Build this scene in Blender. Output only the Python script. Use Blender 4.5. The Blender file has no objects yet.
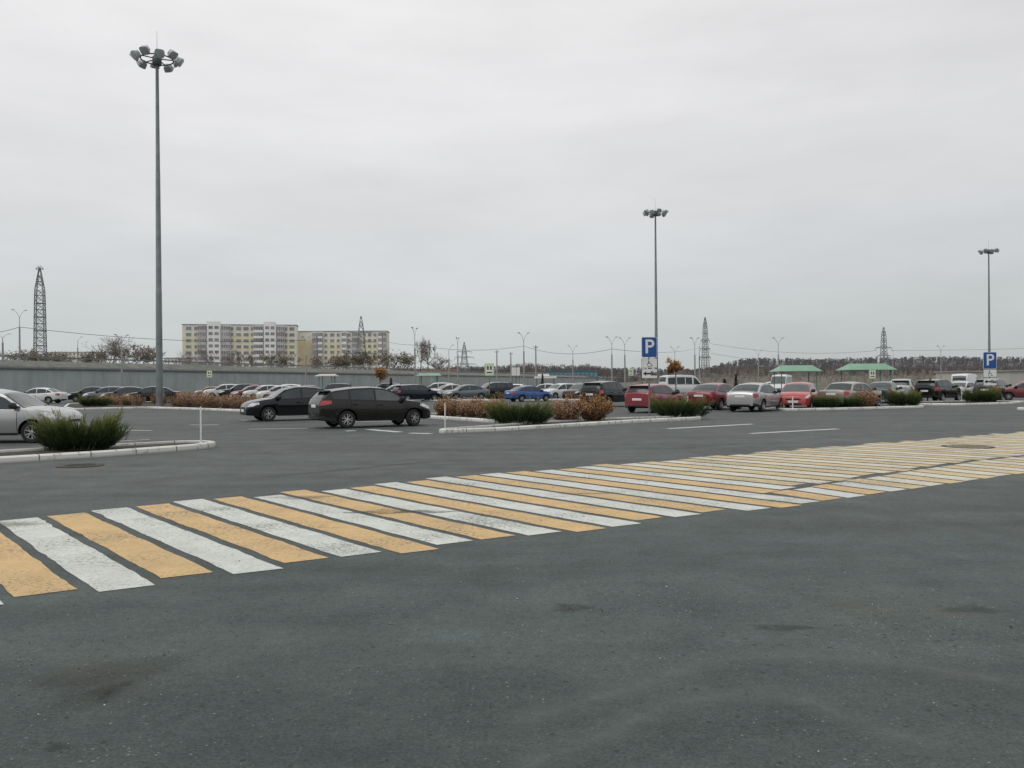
import bpy, bmesh, math, random
from mathutils import Vector, Matrix
R = math.radians
PI = math.pi
scene = bpy.context.scene
COL = scene.collection
rnd = random.Random(7)

# ------------------------------------------------------------------ camera
F_PX, CAM_H, ROLL = 840.0, 1.55, R(0.4)
cam_d = bpy.data.cameras.new("camera")
cam = bpy.data.objects.new("camera", cam_d)
COL.objects.link(cam)
cam_d.sensor_width = 36.0
cam_d.lens = F_PX / 1024 * 36.0
cam_d.clip_end = 6000
cam_d.clip_start = 0.05
cam.matrix_world = Matrix.Translation((0, 0, CAM_H)) @ Matrix.Rotation(R(90 - 0.07), 4, 'X') @ Matrix.Rotation(-ROLL, 4, 'Z')
scene.camera = cam
scene.view_settings.view_transform = 'Standard'
scene.view_settings.look = 'None'
scene.view_settings.exposure = 0

def hor(px): return 383 - math.tan(ROLL) * (px - 512)
def X(px, dist): return (px - 512) / F_PX * dist            # lateral offset of a bearing at a distance
def zat(px, py, dist): return CAM_H + (hor(px) - py) * dist / F_PX
def gp(px, py):                                             # point on the flat ground seen along a bearing
    dx, dy = px - 512, py - 384
    c, s = math.cos(ROLL), math.sin(ROLL)
    rx, ry = c * dx - s * dy, s * dx + c * dy + 1.0
    d = F_PX * CAM_H / ry
    return (rx / F_PX * d, d)

def sm(a, b, v):
    t = max(0.0, min(1.0, (v - a) / (b - a)))
    return t * t * (3 - 2 * t)

# ------------------------------------------------------------------ materials
def new_mat(name):
    m = bpy.data.materials.new(name)
    m.use_nodes = True
    nt = m.node_tree
    b = nt.nodes["Principled BSDF"]
    return m, nt, b

def N(nt, t, **kw):
    n = nt.nodes.new(t)
    for k, v in kw.items():
        if k in n.inputs.keys(): n.inputs[k].default_value = v
        else: setattr(n, k, v)
    return n

def noise(nt, vec, scale, detail=4, rough=0.6):
    n = N(nt, 'ShaderNodeTexNoise')
    n.inputs['Scale'].default_value = scale
    n.inputs['Detail'].default_value = detail
    n.inputs['Roughness'].default_value = rough
    if vec is not None: nt.links.new(vec, n.inputs['Vector'])
    return n.outputs['Fac']

def ramp(nt, fac, stops):
    r = N(nt, 'ShaderNodeValToRGB')
    el = r.color_ramp.elements
    while len(el) < len(stops): el.new(0.5)
    for e, (p, c) in zip(el, stops):
        e.position = p
        e.color = (c[0], c[1], c[2], 1) if not isinstance(c, (int, float)) else (c, c, c, 1)
    nt.links.new(fac, r.inputs['Fac'])
    return r.outputs['Color']

def mixc(nt, fac, a, b, mode='MIX'):
    m = N(nt, 'ShaderNodeMix', data_type='RGBA', blend_type=mode)
    for sock, v in ((m.inputs[0], fac), (m.inputs[6], a), (m.inputs[7], b)):
        if hasattr(v, 'is_output') or isinstance(v, bpy.types.NodeSocket): nt.links.new(v, sock)
        elif isinstance(v, (int, float)): sock.default_value = v
        else: sock.default_value = (v[0], v[1], v[2], 1)
    return m.outputs[2]

def objvec(nt):
    return N(nt, 'ShaderNodeTexCoord').outputs['Object']

def mk(name, col, rough=0.6, metal=0.0, var=0.18, scale=3.0, bump=0.0, bscale=40.0, coat=0.0, ior=1.45):
    m, nt, b = new_mat(name)
    v = objvec(nt)
    f = noise(nt, v, scale)
    d = [c * (1 - var) for c in col]; l = [min(1, c * (1 + var)) for c in col]
    nt.links.new(ramp(nt, f, [(0.3, d), (0.7, l)]), b.inputs['Base Color'])
    b.inputs['Roughness'].default_value = rough
    b.inputs['Metallic'].default_value = metal
    b.inputs['Coat Weight'].default_value = coat
    b.inputs['IOR'].default_value = ior
    if bump:
        bn = N(nt, 'ShaderNodeBump'); bn.inputs['Strength'].default_value = bump; bn.inputs['Distance'].default_value = 0.02
        nt.links.new(noise(nt, v, bscale), bn.inputs['Height'])
        nt.links.new(bn.outputs['Normal'], b.inputs['Normal'])
    return m

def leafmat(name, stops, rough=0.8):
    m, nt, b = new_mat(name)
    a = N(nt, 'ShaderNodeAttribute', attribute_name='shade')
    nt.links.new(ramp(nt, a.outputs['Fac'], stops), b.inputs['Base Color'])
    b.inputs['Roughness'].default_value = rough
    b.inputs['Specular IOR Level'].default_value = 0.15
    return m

PAINT = {}
def paint(name, col, metal=0.3, rough=0.22, dust=0.45):
    if max(col) < 0.08: dust = 0.05; rough = 0.14
    if name in PAINT: return PAINT[name]
    m, nt, b = new_mat("car_paint_" + name)
    v = objvec(nt)
    sep = N(nt, 'ShaderNodeSeparateXYZ'); nt.links.new(v, sep.inputs[0])
    mr = N(nt, 'ShaderNodeMapRange'); mr.inputs[1].default_value = 0.85; mr.inputs[2].default_value = 0.2
    nt.links.new(sep.outputs['Z'], mr.inputs[0])
    n1 = noise(nt, v, 2.3, 6)
    mul = N(nt, 'ShaderNodeMath', operation='MULTIPLY'); nt.links.new(mr.outputs[0], mul.inputs[0]); nt.links.new(n1, mul.inputs[1])
    mul2 = N(nt, 'ShaderNodeMath', operation='MULTIPLY'); nt.links.new(mul.outputs[0], mul2.inputs[0]); mul2.inputs[1].default_value = dust
    c = mixc(nt, mul2.outputs[0], col, (0.16, 0.145, 0.125))
    nt.links.new(c, b.inputs['Base Color'])
    rr = N(nt, 'ShaderNodeMapRange'); nt.links.new(mul2.outputs[0], rr.inputs[0])
    rr.inputs[3].default_value = rough; rr.inputs[4].default_value = 0.8
    nt.links.new(rr.outputs[0], b.inputs['Roughness'])
    b.inputs['Metallic'].default_value = metal
    b.inputs['Coat Weight'].default_value = 0.35 if max(col) < 0.08 else 0.5
    b.inputs['Specular IOR Level'].default_value = 0.3 if max(col) < 0.08 else 0.5
    b.inputs['Coat Roughness'].default_value = 0.03
    PAINT[name] = m
    return m

M = {}
M['glass'] = mk('car_glass', (0.034, 0.046, 0.05), 0.05, var=0.3, scale=1.5, ior=1.5)
M['windscreen'] = mk('windscreen_glass', (0.07, 0.085, 0.085), 0.05, var=0.3, scale=1.2, ior=1.7)
M['rubber'] = mk('tyre_rubber', (0.022, 0.022, 0.022), 0.85, bump=0.2)
M['alloy'] = mk('alloy_rim', (0.5, 0.5, 0.5), 0.35, 0.7)
M['blackplastic'] = mk('black_plastic', (0.02, 0.02, 0.021), 0.6)
M['under'] = mk('underbody', (0.008, 0.008, 0.008), 0.95)
M['headlamp'] = mk('headlamp_glass', (0.62, 0.64, 0.65), 0.12, 0.3, var=0.35, scale=9, coat=1)
M['taillamp'] = mk('taillamp_red', (0.38, 0.012, 0.014), 0.15, var=0.35, scale=8, coat=1)
M['plate'] = mk('plate_white', (0.72, 0.72, 0.7), 0.5, var=0.1, scale=20)
M['chrome'] = mk('chrome', (0.6, 0.6, 0.6), 0.2, 0.9)
M['lampsteel'] = mk('pale_lamp_steel', (0.40, 0.42, 0.43), 0.6, 0.1)
M['galv'] = mk('galvanised_steel', (0.175, 0.195, 0.20), 0.5, 0.35, var=0.2, scale=1.5)
M['floodgrey'] = mk('floodlight_casing', (0.42, 0.44, 0.45), 0.5, 0.1)
M['floodlens'] = mk('floodlight_glass', (0.42, 0.46, 0.47), 0.15, coat=1)
M['concrete'] = mk('pole_concrete', (0.30, 0.30, 0.29), 0.9, var=0.25, scale=0.9, bump=0.2)
M['darksteel'] = mk('dark_steel', (0.10, 0.11, 0.115), 0.6, 0.3)
M['pylonsteel'] = mk('pylon_steel', (0.21, 0.23, 0.235), 0.6, 0.1)
M['wire'] = mk('wire', (0.12, 0.125, 0.13), 0.7)
M['whitepaint'] = mk('white_paint', (0.74, 0.74, 0.71), 0.6, var=0.12, scale=6)
M['soil'] = mk('soil', (0.055, 0.045, 0.036), 0.95, var=0.4, scale=6, bump=0.6, bscale=25)
M['signblue'] = mk('sign_blue', (0.012, 0.085, 0.30), 0.4, var=0.08)
M['signwhite'] = mk('sign_white', (0.74, 0.75, 0.74), 0.45, var=0.08)
M['signblack'] = mk('sign_black', (0.02, 0.02, 0.02), 0.5)
M['signyellow'] = mk('sign_lime', (0.52, 0.68, 0.24), 0.4, var=0.06)
M['green_roof'] = mk('green_sheet_roof', (0.20, 0.36, 0.255), 0.45, var=0.12, scale=1.0)
M['green_post'] = mk('green_post', (0.09, 0.24, 0.16), 0.5)
M['pink_roof'] = mk('pale_sheet_roof', (0.55, 0.47, 0.44), 0.5)
M['bark'] = mk('bark', (0.17, 0.15, 0.135), 0.9, var=0.35, scale=4)
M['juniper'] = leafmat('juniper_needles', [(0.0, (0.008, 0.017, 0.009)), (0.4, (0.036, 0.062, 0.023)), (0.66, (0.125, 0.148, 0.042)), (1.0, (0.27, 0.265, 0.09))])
M['barberry'] = leafmat('barberry_leaves', [(0.0, (0.07, 0.046, 0.034)), (0.35, (0.26, 0.155, 0.09)), (0.7, (0.44, 0.27, 0.155)), (1.0, (0.52, 0.37, 0.24))])
M['rusty'] = leafmat('rusty_barberry_leaves', [(0.0, (0.06, 0.034, 0.02)), (0.35, (0.24, 0.13, 0.06)), (0.7, (0.42, 0.24, 0.10)), (1.0, (0.50, 0.34, 0.17))])
M['orangeleaf'] = leafmat('orange_leaves', [(0.0, (0.09, 0.045, 0.018)), (0.5, (0.25, 0.13, 0.045)), (1.0, (0.38, 0.22, 0.085))])
M['conifer'] = leafmat('conifer_needles', [(0.0, (0.008, 0.014, 0.01)), (0.6, (0.022, 0.04, 0.022)), (1.0, (0.05, 0.075, 0.035))])
M['twig'] = leafmat('bare_twigs', [(0.0, (0.16, 0.145, 0.135)), (0.5, (0.25, 0.225, 0.205)), (1.0, (0.33, 0.30, 0.27))])
M['twig_brown'] = leafmat('brown_leafy_twigs', [(0.0, (0.11, 0.10, 0.075)), (0.5, (0.20, 0.18, 0.135)), (1.0, (0.29, 0.255, 0.195))])
M['twig_red'] = leafmat('reddish_twigs', [(0.0, (0.14, 0.11, 0.10)), (0.5, (0.23, 0.185, 0.165)), (1.0, (0.31, 0.25, 0.22))])
M['woods'] = leafmat('woodland_twigs', [(0.0, (0.105, 0.096, 0.098)), (0.5, (0.148, 0.134, 0.133)), (1.0, (0.19, 0.172, 0.166))])  # slight distance haze put into the colour
M['woods_far'] = leafmat('far_woodland', [(0.0, (0.125, 0.125, 0.137)), (0.5, (0.15, 0.148, 0.158)), (1.0, (0.18, 0.176, 0.18))])  # paler and bluer: distance haze painted into the colour

# ------------------------------------------------------------------ mesh builder
class MB:
    def __init__(s): s.v = []; s.f = []; s.m = []; s.sh = []; s.cur = 0
    def vert(s, p, sh=0.5): s.v.append(tuple(p)); s.sh.append(sh); return len(s.v) - 1
    def face(s, ids, mi=None): s.f.append(tuple(ids)); s.m.append(s.cur if mi is None else mi)
    def quad(s, a, b, c, d, sh=0.5):
        i = [s.vert(p, sh) for p in (a, b, c, d)]; s.face(i)
    def box(s, c, size, rot=None):
        hx, hy, hz = size[0] / 2, size[1] / 2, size[2] / 2
        ps = [Vector((sx * hx, sy * hy, sz * hz)) for sz in (-1, 1) for sy in (-1, 1) for sx in (-1, 1)]
        if rot is not None: ps = [rot @ p for p in ps]
        c = Vector(c); i = [s.vert(c + p) for p in ps]
        for q in ((0, 2, 3, 1), (4, 5, 7, 6), (0, 1, 5, 4), (2, 6, 7, 3), (0, 4, 6, 2), (1, 3, 7, 5)): s.face([i[k] for k in q])
    def tube(s, pts, radii, n=8, cap=True, sh=0.5):
        pts = [Vector(p) for p in pts]
        if isinstance(radii, (int, float)): radii = [radii] * len(pts)
        rings = []
        for k, p in enumerate(pts):
            t = (pts[min(k + 1, len(pts) - 1)] - pts[max(k - 1, 0)])
            if t.length < 1e-9: t = Vector((0, 0, 1))
            t.normalize()
            a = t.cross(Vector((0, 0, 1)) if abs(t.z) < 0.95 else Vector((1, 0, 0))).normalized(); b = t.cross(a)
            rings.append([s.vert(p + (a * math.cos(2 * PI * j / n) + b * math.sin(2 * PI * j / n)) * radii[k], sh) for j in range(n)])
        for k in range(len(rings) - 1):
            for j in range(n):
                s.face((rings[k][j], rings[k][(j + 1) % n], rings[k + 1][(j + 1) % n], rings[k + 1][j]))
        if cap:
            s.face(list(reversed(rings[0]))); s.face(rings[-1])
    def lathe(s, prof, n=24, axis='Y', c=(0, 0, 0), closed=False):
        rings = []
        for (r, h) in prof:
            ring = []
            for j in range(n):
                a = 2 * PI * j / n; u, w = r * math.cos(a), r * math.sin(a)
                p = (u, h, w) if axis == 'Y' else (u, w, h)
                ring.append(s.vert((c[0] + p[0], c[1] + p[1], c[2] + p[2])))
            rings.append(ring)
        m = len(rings)
        for k in range(m if closed else m - 1):
            for j in range(n):
                s.face((rings[k][j], rings[k][(j + 1) % n], rings[(k + 1) % m][(j + 1) % n], rings[(k + 1) % m][j]))
        if not closed:
            s.face(rings[0]); s.face(list(reversed(rings[-1])))
    def prism(s, poly, z0, z1):
        b = [s.vert((p[0], p[1], z0)) for p in poly]; t = [s.vert((p[0], p[1], z1)) for p in poly]
        n = len(poly)
        for k in range(n): s.face((b[k], b[(k + 1) % n], t[(k + 1) % n], t[k]))
        s.face(t); s.face(list(reversed(b)))
    def build(s, name, mats, parent=None, smooth=None, shade=False, loc=None, rotz=None, fixn=False):
        me = bpy.data.meshes.new(name)
        me.from_pydata(s.v, [], s.f)
        if not isinstance(mats, (list, tuple)): mats = [mats]
        for m in mats: me.materials.append(m)
        if len(mats) > 1: me.polygons.foreach_set('material_index', s.m)
        if shade:
            at = me.attributes.new('shade', 'FLOAT', 'POINT'); at.data.foreach_set('value', s.sh)
        if fixn:
            bm = bmesh.new(); bm.from_mesh(me)
            bmesh.ops.remove_doubles(bm, verts=bm.verts, dist=2e-4)
            bmesh.ops.dissolve_degenerate(bm, edges=bm.edges, dist=1e-5)
            bmesh.ops.recalc_face_normals(bm, faces=bm.faces)
            bm.to_mesh(me); bm.free()
        me.update()
        if smooth is not None:
            me.shade_smooth(); me.set_sharp_from_angle(angle=R(smooth))
        o = bpy.data.objects.new(name, me)
        COL.objects.link(o)
        if parent is not None: o.parent = parent
        if loc is not None: o.location = loc
        if rotz is not None: o.rotation_euler.z = rotz
        return o

def tag(o, label=None, cat=None, group=None, kind=None):
    if label: o['label'] = label
    if cat: o['category'] = cat
    if group: o['group'] = group
    if kind: o['kind'] = kind
    return o

def empty(name, loc, rz=0, label=None, cat=None, group=None):
    o = bpy.data.objects.new(name, None); COL.objects.link(o)
    o.empty_display_size = 0.3
    o.location = loc; o.rotation_euler = (0, 0, rz)
    return tag(o, label, cat, group)

def copy_tree(o, parent=None, skip=()):
    c = o.copy(); COL.objects.link(c)
    if parent is not None: c.parent = parent; c.matrix_parent_inverse = o.matrix_parent_inverse
    for ch in list(o.children):
        if ch.name.split('.')[0] in skip: continue
        copy_tree(ch, c, skip)
    return c

def text_mesh(txt, size, name, mat, parent, loc, rot=(R(90), 0, 0), bold=0.0):
    cu = bpy.data.curves.new(name, 'FONT'); cu.body = txt; cu.size = size; cu.align_x = 'CENTER'; cu.align_y = 'CENTER'
    cu.extrude = 0.004; cu.offset = bold
    ob = bpy.data.objects.new(name, cu); COL.objects.link(ob)
    bpy.context.view_layer.update()
    dg = bpy.context.evaluated_depsgraph_get()
    me = bpy.data.meshes.new_from_object(ob.evaluated_get(dg))
    bpy.data.objects.remove(ob)
    o = bpy.data.objects.new(name, me); COL.objects.link(o)
    me.materials.clear(); me.materials.append(mat)
    o.parent = parent; o.location = loc; o.rotation_euler = rot
    return o

# ------------------------------------------------------------------ world, sun
SUN_EL, SUN_AZ = R(52), R(-125)         # sun veiled by cloud, high on the left
world = bpy.data.worlds.new("World"); scene.world = world; world.use_nodes = True
nt = world.node_tree
bg = nt.nodes['Background']
sky = N(nt, 'ShaderNodeTexSky'); sky.sky_type = 'NISHITA'; sky.sun_disc = False
sky.sun_elevation = SUN_EL; sky.sun_rotation = SUN_AZ
tc = N(nt, 'ShaderNodeTexCoord')
sep = N(nt, 'ShaderNodeSeparateXYZ'); nt.links.new(tc.outputs['Generated'], sep.inputs[0])
mp = N(nt, 'ShaderNodeMapping'); mp.inputs['Scale'].default_value = (1.0, 1.0, 4.2); mp.inputs['Rotation'].default_value = (0.05, 0.10, 0.3)
nt.links.new(tc.outputs['Generated'], mp.inputs['Vector'])
n1 = noise(nt, mp.outputs['Vector'], 2.1, 6, 0.5)
n2 = noise(nt, mp.outputs['Vector'], 6.0, 5, 0.55)
grad = ramp(nt, sep.outputs['Z'], [(0.0, (4.75, 5.1, 5.15)), (0.06, (5.2, 5.45, 5.5)), (0.14, (6.15, 6.25, 6.3)), (0.28, (7.25, 7.18, 7.2)), (0.45, (7.85, 7.78, 7.75)), (1.0, (8.0, 7.95, 7.9))])
c1 = ramp(nt, n1, [(0.33, 0.935), (0.68, 1.045)])
c2 = ramp(nt, n2, [(0.3, 0.965), (0.7, 1.03)])
g1 = mixc(nt, 1.0, grad, c1, 'MULTIPLY')
g2 = mixc(nt, 1.0, g1, c2, 'MULTIPLY')
lr = N(nt, 'ShaderNodeMapRange'); lr.inputs[1].default_value = -0.1; lr.inputs[2].default_value = 0.6; lr.inputs[3].default_value = 1.0; lr.inputs[4].default_value = 0.88; nt.links.new(sep.outputs['X'], lr.inputs[0])
cx = N(nt, 'ShaderNodeCombineColor'); [nt.links.new(lr.outputs[0], cx.inputs[k]) for k in range(3)]
g2 = mixc(nt, 1.0, g2, cx.outputs[0], 'MULTIPLY')
fin = mixc(nt, 0.93, sky.outputs['Color'], g2)
nt.links.new(fin, bg.inputs['Color'])
bg.inputs['Strength'].default_value = 0.115

sun_d = bpy.data.lights.new('sun', 'SUN'); sun = bpy.data.objects.new('sun', sun_d); COL.objects.link(sun)
sun_d.energy = 0.8; sun_d.angle = R(35); sun_d.color = (1.0, 0.96, 0.90)
dirv = Vector((math.sin(SUN_AZ) * math.cos(SUN_EL), math.cos(SUN_AZ) * math.cos(SUN_EL), math.sin(SUN_EL)))
sun.rotation_euler = (-dirv).to_track_quat('-Z', 'Y').to_euler()

# ------------------------------------------------------------------ ground materials
def asphalt_mat():
    m, nt, b = new_mat('asphalt')
    v = objvec(nt)
    sep = N(nt, 'ShaderNodeSeparateXYZ'); nt.links.new(v, sep.inputs[0])
    near = N(nt, 'ShaderNodeMapRange'); near.interpolation_type = 'SMOOTHSTEP'
    near.inputs[1].default_value = 7; near.inputs[2].default_value = 18
    wob = N(nt, 'ShaderNodeMath', operation='MULTIPLY_ADD'); nt.links.new(noise(nt, v, 0.25, 3), wob.inputs[0]); wob.inputs[1].default_value = 6; nt.links.new(sep.outputs['Y'], wob.inputs[2])
    nt.links.new(wob.outputs[0], near.inputs[0])
    base = mixc(nt, near.outputs[0], (0.066, 0.085, 0.081), (0.090, 0.101, 0.098))  # foreground darkening and greenish lens tint put into the near colour
    big = ramp(nt, noise(nt, v, 0.16, 5, 0.6), [(0.3, 0.87), (0.7, 1.13)])
    med = ramp(nt, noise(nt, v, 1.3, 7, 0.72), [(0.3, 0.74), (0.7, 1.24)])
    fine = ramp(nt, noise(nt, v, 60, 4, 0.8), [(0.3, 0.45), (0.7, 1.55)])
    c = mixc(nt, 1.0, base, big, 'MULTIPLY'); c = mixc(nt, 1.0, c, med, 'MULTIPLY'); c = mixc(nt, 1.0, c, fine, 'MULTIPLY')
    gr2 = ramp(nt, noise(nt, v, 17, 7, 0.8), [(0.32, 0.72), (0.68, 1.28)]); c = mixc(nt, 1.0, c, gr2, 'MULTIPLY')
    # warm dusty patches
    wp = ramp(nt, noise(nt, v, 0.55, 4), [(0.56, 0.0), (0.72, 0.5)])
    c = mixc(nt, wp, c, (0.092, 0.087, 0.072))
    # streaks along the traffic direction
    mp = N(nt, 'ShaderNodeMapping'); mp.inputs['Rotation'].default_value = (0, 0, R(-36)); mp.inputs['Scale'].default_value = (0.07, 1.1, 1)
    nt.links.new(v, mp.inputs['Vector'])
    st = ramp(nt, noise(nt, mp.outputs[0], 1.0, 5), [(0.35, 0.86), (0.65, 1.13)])
    c = mixc(nt, 1.0, c, st, 'MULTIPLY')
    # light aggregate stones, clustered where the surface is worn
    vo = N(nt, 'ShaderNodeTexVoronoi'); vo.inputs['Scale'].default_value = 34; nt.links.new(v, vo.inputs['Vector'])
    rare = N(nt, 'ShaderNodeSeparateColor'); nt.links.new(vo.outputs['Color'], rare.inputs[0])
    szm = N(nt, 'ShaderNodeMath', operation='MULTIPLY_ADD'); nt.links.new(rare.outputs[1], szm.inputs[0]); szm.inputs[1].default_value = -0.22; nt.links.new(vo.outputs['Distance'], szm.inputs[2])
    sp = ramp(nt, szm.outputs[0], [(0.0, 0.9), (0.06, 0.0)])
    rr = ramp(nt, rare.outputs[0], [(0.66, 0.0), (0.74, 1.0)])
    cl = ramp(nt, noise(nt, v, 0.9, 4), [(0.42, 0.15), (0.6, 1.0)])
    sp = mixc(nt, 1.0, sp, rr, 'MULTIPLY'); sp = mixc(nt, 1.0, sp, cl, 'MULTIPLY')
    c = mixc(nt, sp, c, (0.22, 0.235, 0.225))
    vo2 = N(nt, 'ShaderNodeTexVoronoi'); vo2.inputs['Scale'].default_value = 17; nt.links.new(v, vo2.inputs['Vector'])
    rare2 = N(nt, 'ShaderNodeSeparateColor'); nt.links.new(vo2.outputs['Color'], rare2.inputs[0])
    dk = mixc(nt, 1.0, ramp(nt, vo2.outputs['Distance'], [(0.16, 0.7), (0.3, 0.0)]), ramp(nt, rare2.outputs[1], [(0.86, 0.0), (0.9, 1.0)]), 'MULTIPLY')
    c = mixc(nt, dk, c, (0.022, 0.023, 0.022))
    nt.links.new(c, b.inputs['Base Color'])
    b.inputs['Roughness'].default_value = 0.82
    b.inputs['Specular IOR Level'].default_value = 0.35
    bn = N(nt, 'ShaderNodeBump'); bn.inputs['Strength'].default_value = 0.55; bn.inputs['Distance'].default_value = 0.006
    nt.links.new(noise(nt, v, 70, 4, 0.75), bn.inputs['Height']); nt.links.new(bn.outputs['Normal'], b.inputs['Normal'])
    return m
M['asphalt'] = asphalt_mat()

def roadpaint(name, col, dirt, wear=0.503):
    m, nt, b = new_mat(name)
    v = N(nt, 'ShaderNodeNewGeometry').outputs['Position']
    big = noise(nt, v, 0.9, 5, 0.6); fine = noise(nt, v, 24, 7, 0.78)
    ad = N(nt, 'ShaderNodeMath', operation='MULTIPLY_ADD'); nt.links.new(big, ad.inputs[0]); ad.inputs[1].default_value = 0.32; 
    sc = N(nt, 'ShaderNodeMath', operation='MULTIPLY'); nt.links.new(fine, sc.inputs[0]); sc.inputs[1].default_value = 0.80
    nt.links.new(sc.outputs[0], ad.inputs[2])
    w = ramp(nt, ad.outputs[0], [(wear - 0.05, 0.9), (wear, 0.3), (wear + 0.04, 0.03), (0.8, 0.0)])
    tone = ramp(nt, noise(nt, v, 3.0, 4), [(0.3, 0.86), (0.7, 1.08)])
    c = mixc(nt, 1.0, col, tone, 'MULTIPLY')
    dd = ramp(nt, noise(nt, v, 0.5, 4), [(0.45, 0.0), (0.7, 0.35)])
    c = mixc(nt, dd, c, dirt)
    c = mixc(nt, w, c, (0.11, 0.112, 0.105))
    nt.links.new(c, b.inputs['Base Color'])
    b.inputs['Roughness'].default_value = 0.75
    bn = N(nt, 'ShaderNodeBump'); bn.inputs['Strength'].default_value = 0.4; bn.inputs['Distance'].default_value = 0.005
    nt.links.new(fine, bn.inputs['Height']); nt.links.new(bn.outputs['Normal'], b.inputs['Normal'])
    return m
M['stripe_white'] = roadpaint('road_paint_white', (0.62, 0.645, 0.595), (0.42, 0.43, 0.38))
M['stripe_yellow'] = roadpaint('road_paint_yellow', (0.63, 0.43, 0.195), (0.42, 0.32, 0.16))
M['stripe_faded'] = roadpaint('road_paint_faded', (0.66, 0.63, 0.52), (0.5, 0.45, 0.34))
M['stripe_faded_y'] = roadpaint('road_paint_faded_yellow', (0.62, 0.49, 0.27), (0.46, 0.38, 0.23))
M['line_white'] = roadpaint('line_paint_white', (0.60, 0.61, 0.58), (0.45, 0.45, 0.42), 0.47)

def kerbmat():
    m, nt, b = new_mat('painted_kerb')
    v = N(nt, 'ShaderNodeNewGeometry').outputs['Position']
    c = mixc(nt, ramp(nt, noise(nt, v, 5, 6, 0.7), [(0.36, 1.0), (0.45, 0.0)]), (0.74, 0.74, 0.70), (0.40, 0.39, 0.36))
    a = N(nt, 'ShaderNodeAttribute', attribute_name='shade')
    fr = N(nt, 'ShaderNodeMath', operation='FRACT'); nt.links.new(a.outputs['Fac'], fr.inputs[0])
    c = mixc(nt, ramp(nt, fr.outputs[0], [(0.0, 1.0), (0.022, 1.0), (0.03, 0.0)]), c, (0.16, 0.155, 0.145))
    fl = N(nt, 'ShaderNodeMath', operation='FLOOR'); nt.links.new(a.outputs['Fac'], fl.inputs[0])
    wn = N(nt, 'ShaderNodeTexWhiteNoise', noise_dimensions='1D'); nt.links.new(fl.outputs[0], wn.inputs['W'])
    c = mixc(nt, 1.0, c, ramp(nt, wn.outputs['Value'], [(0.0, 0.82), (1.0, 1.05)]), 'MULTIPLY')
    sep = N(nt, 'ShaderNodeSeparateXYZ'); nt.links.new(v, sep.inputs[0])
    mr = N(nt, 'ShaderNodeMapRange'); mr.inputs[1].default_value = 0.06; mr.inputs[2].default_value = 0.0; nt.links.new(sep.outputs['Z'], mr.inputs[0])
    c = mixc(nt, mr.outputs[0], c, (0.30, 0.29, 0.27))
    nt.links.new(c, b.inputs['Base Color']); b.inputs['Roughness'].default_value = 0.8
    return m
M['kerb'] = kerbmat()

def fieldmat(name, a, bb, c3, scale=0.08):
    m, nt, b = new_mat(name)
    v = N(nt, 'ShaderNodeNewGeometry').outputs['Position']
    c = ramp(nt, noise(nt, v, scale, 8, 0.7), [(0.3, a), (0.52, bb), (0.72, c3)])
    c = mixc(nt, 1.0, c, ramp(nt, noise(nt, v, 1.2, 5), [(0.3, 0.75), (0.7, 1.2)]), 'MULTIPLY')
    nt.links.new(c, b.inputs['Base Color']); b.inputs['Roughness'].default_value = 0.95
    b.inputs['Specular IOR Level'].default_value = 0.1
    return m
M['field'] = fieldmat('autumn_field', (0.12, 0.115, 0.09), (0.16, 0.15, 0.12), (0.20, 0.185, 0.155))
M['bank'] = fieldmat('grassy_bank', (0.135, 0.145, 0.125), (0.175, 0.18, 0.16), (0.22, 0.22, 0.195), 0.3)
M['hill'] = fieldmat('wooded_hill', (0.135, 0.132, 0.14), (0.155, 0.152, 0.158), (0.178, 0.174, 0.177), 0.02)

# ------------------------------------------------------------------ terrain
WP, WD = Vector((-61.0, 100.0)), Vector((0.3008, 0.9537))       # foot line of the retaining wall
WN = Vector((-WD.y, WD.x))                                       # towards the left (behind the wall)
def wall_x(y): return WP.x + (y - WP.y) / WD.y * WD.x
def ground_z(x, y):
    k = sm(5, 70, x - wall_x(y))
    z = k * (sm(190, 320, y) * 3.2 + sm(300, 900, y) * 9.0)
    return -0.03 + z
def plateau_z(x, y):
    d = (Vector((x, y)) - WP).dot(WN)
    return 3.72 + sm(0, 6, d) * 1.25 + sm(20, 300, d) * 0.8

def grid_mesh(name, xs, ys, fz, mat):
    mb = MB()
    for y in ys:
        for x in xs: mb.vert((x, y, fz(x, y)))
    n = len(xs)
    for j in range(len(ys) - 1):
        for i in range(n - 1):
            mb.face((j * n + i, j * n + i + 1, (j + 1) * n + i + 1, (j + 1) * n + i))
    o = mb.build(name, mat, smooth=60); tag(o, kind='structure'); return o
xs = [-2500, -1200, -700] + [-500 + 20 * i for i in range(61)] + [900, 1400, 2600]
ys = [-200, -60] + [20 * i for i in range(0, 51)] + [1100, 1300, 1700, 2600, 4500]
grid_mesh('ground', xs, ys, ground_z, M['field'])

# asphalt car park, bounded by the wall on the left
mb = MB()
pts = [(wall_x(-30) + 1.2, -30), (150, -30), (150, 185), (wall_x(185) + 1.2, 185)]
mb.face([mb.vert((x, y, 0)) for x, y in pts])
tag(mb.build('car_park_asphalt', M['asphalt']), kind='structure')

# plateau behind the wall (road embankment)
mb = MB()
ss = [-80 + 20 * i for i in range(60)]; ds = [0.3, 1.5, 3, 5, 8, 14, 24, 40, 70, 110, 170, 260, 400, 700]
for s in ss:
    for d in ds:
        p = WP + WD * s + WN * d
        mb.vert((p.x, p.y, plateau_z(p.x, p.y) + 0.12 * math.sin(s * 0.23 + d)))
for j in range(len(ss) - 1):
    for i in range(len(ds) - 1):
        a = j * len(ds) + i
        mb.face((a, a + 1, a + len(ds) + 1, a + len(ds)))
tag(mb.build('embankment', M['bank'], smooth=60), kind='structure')

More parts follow.
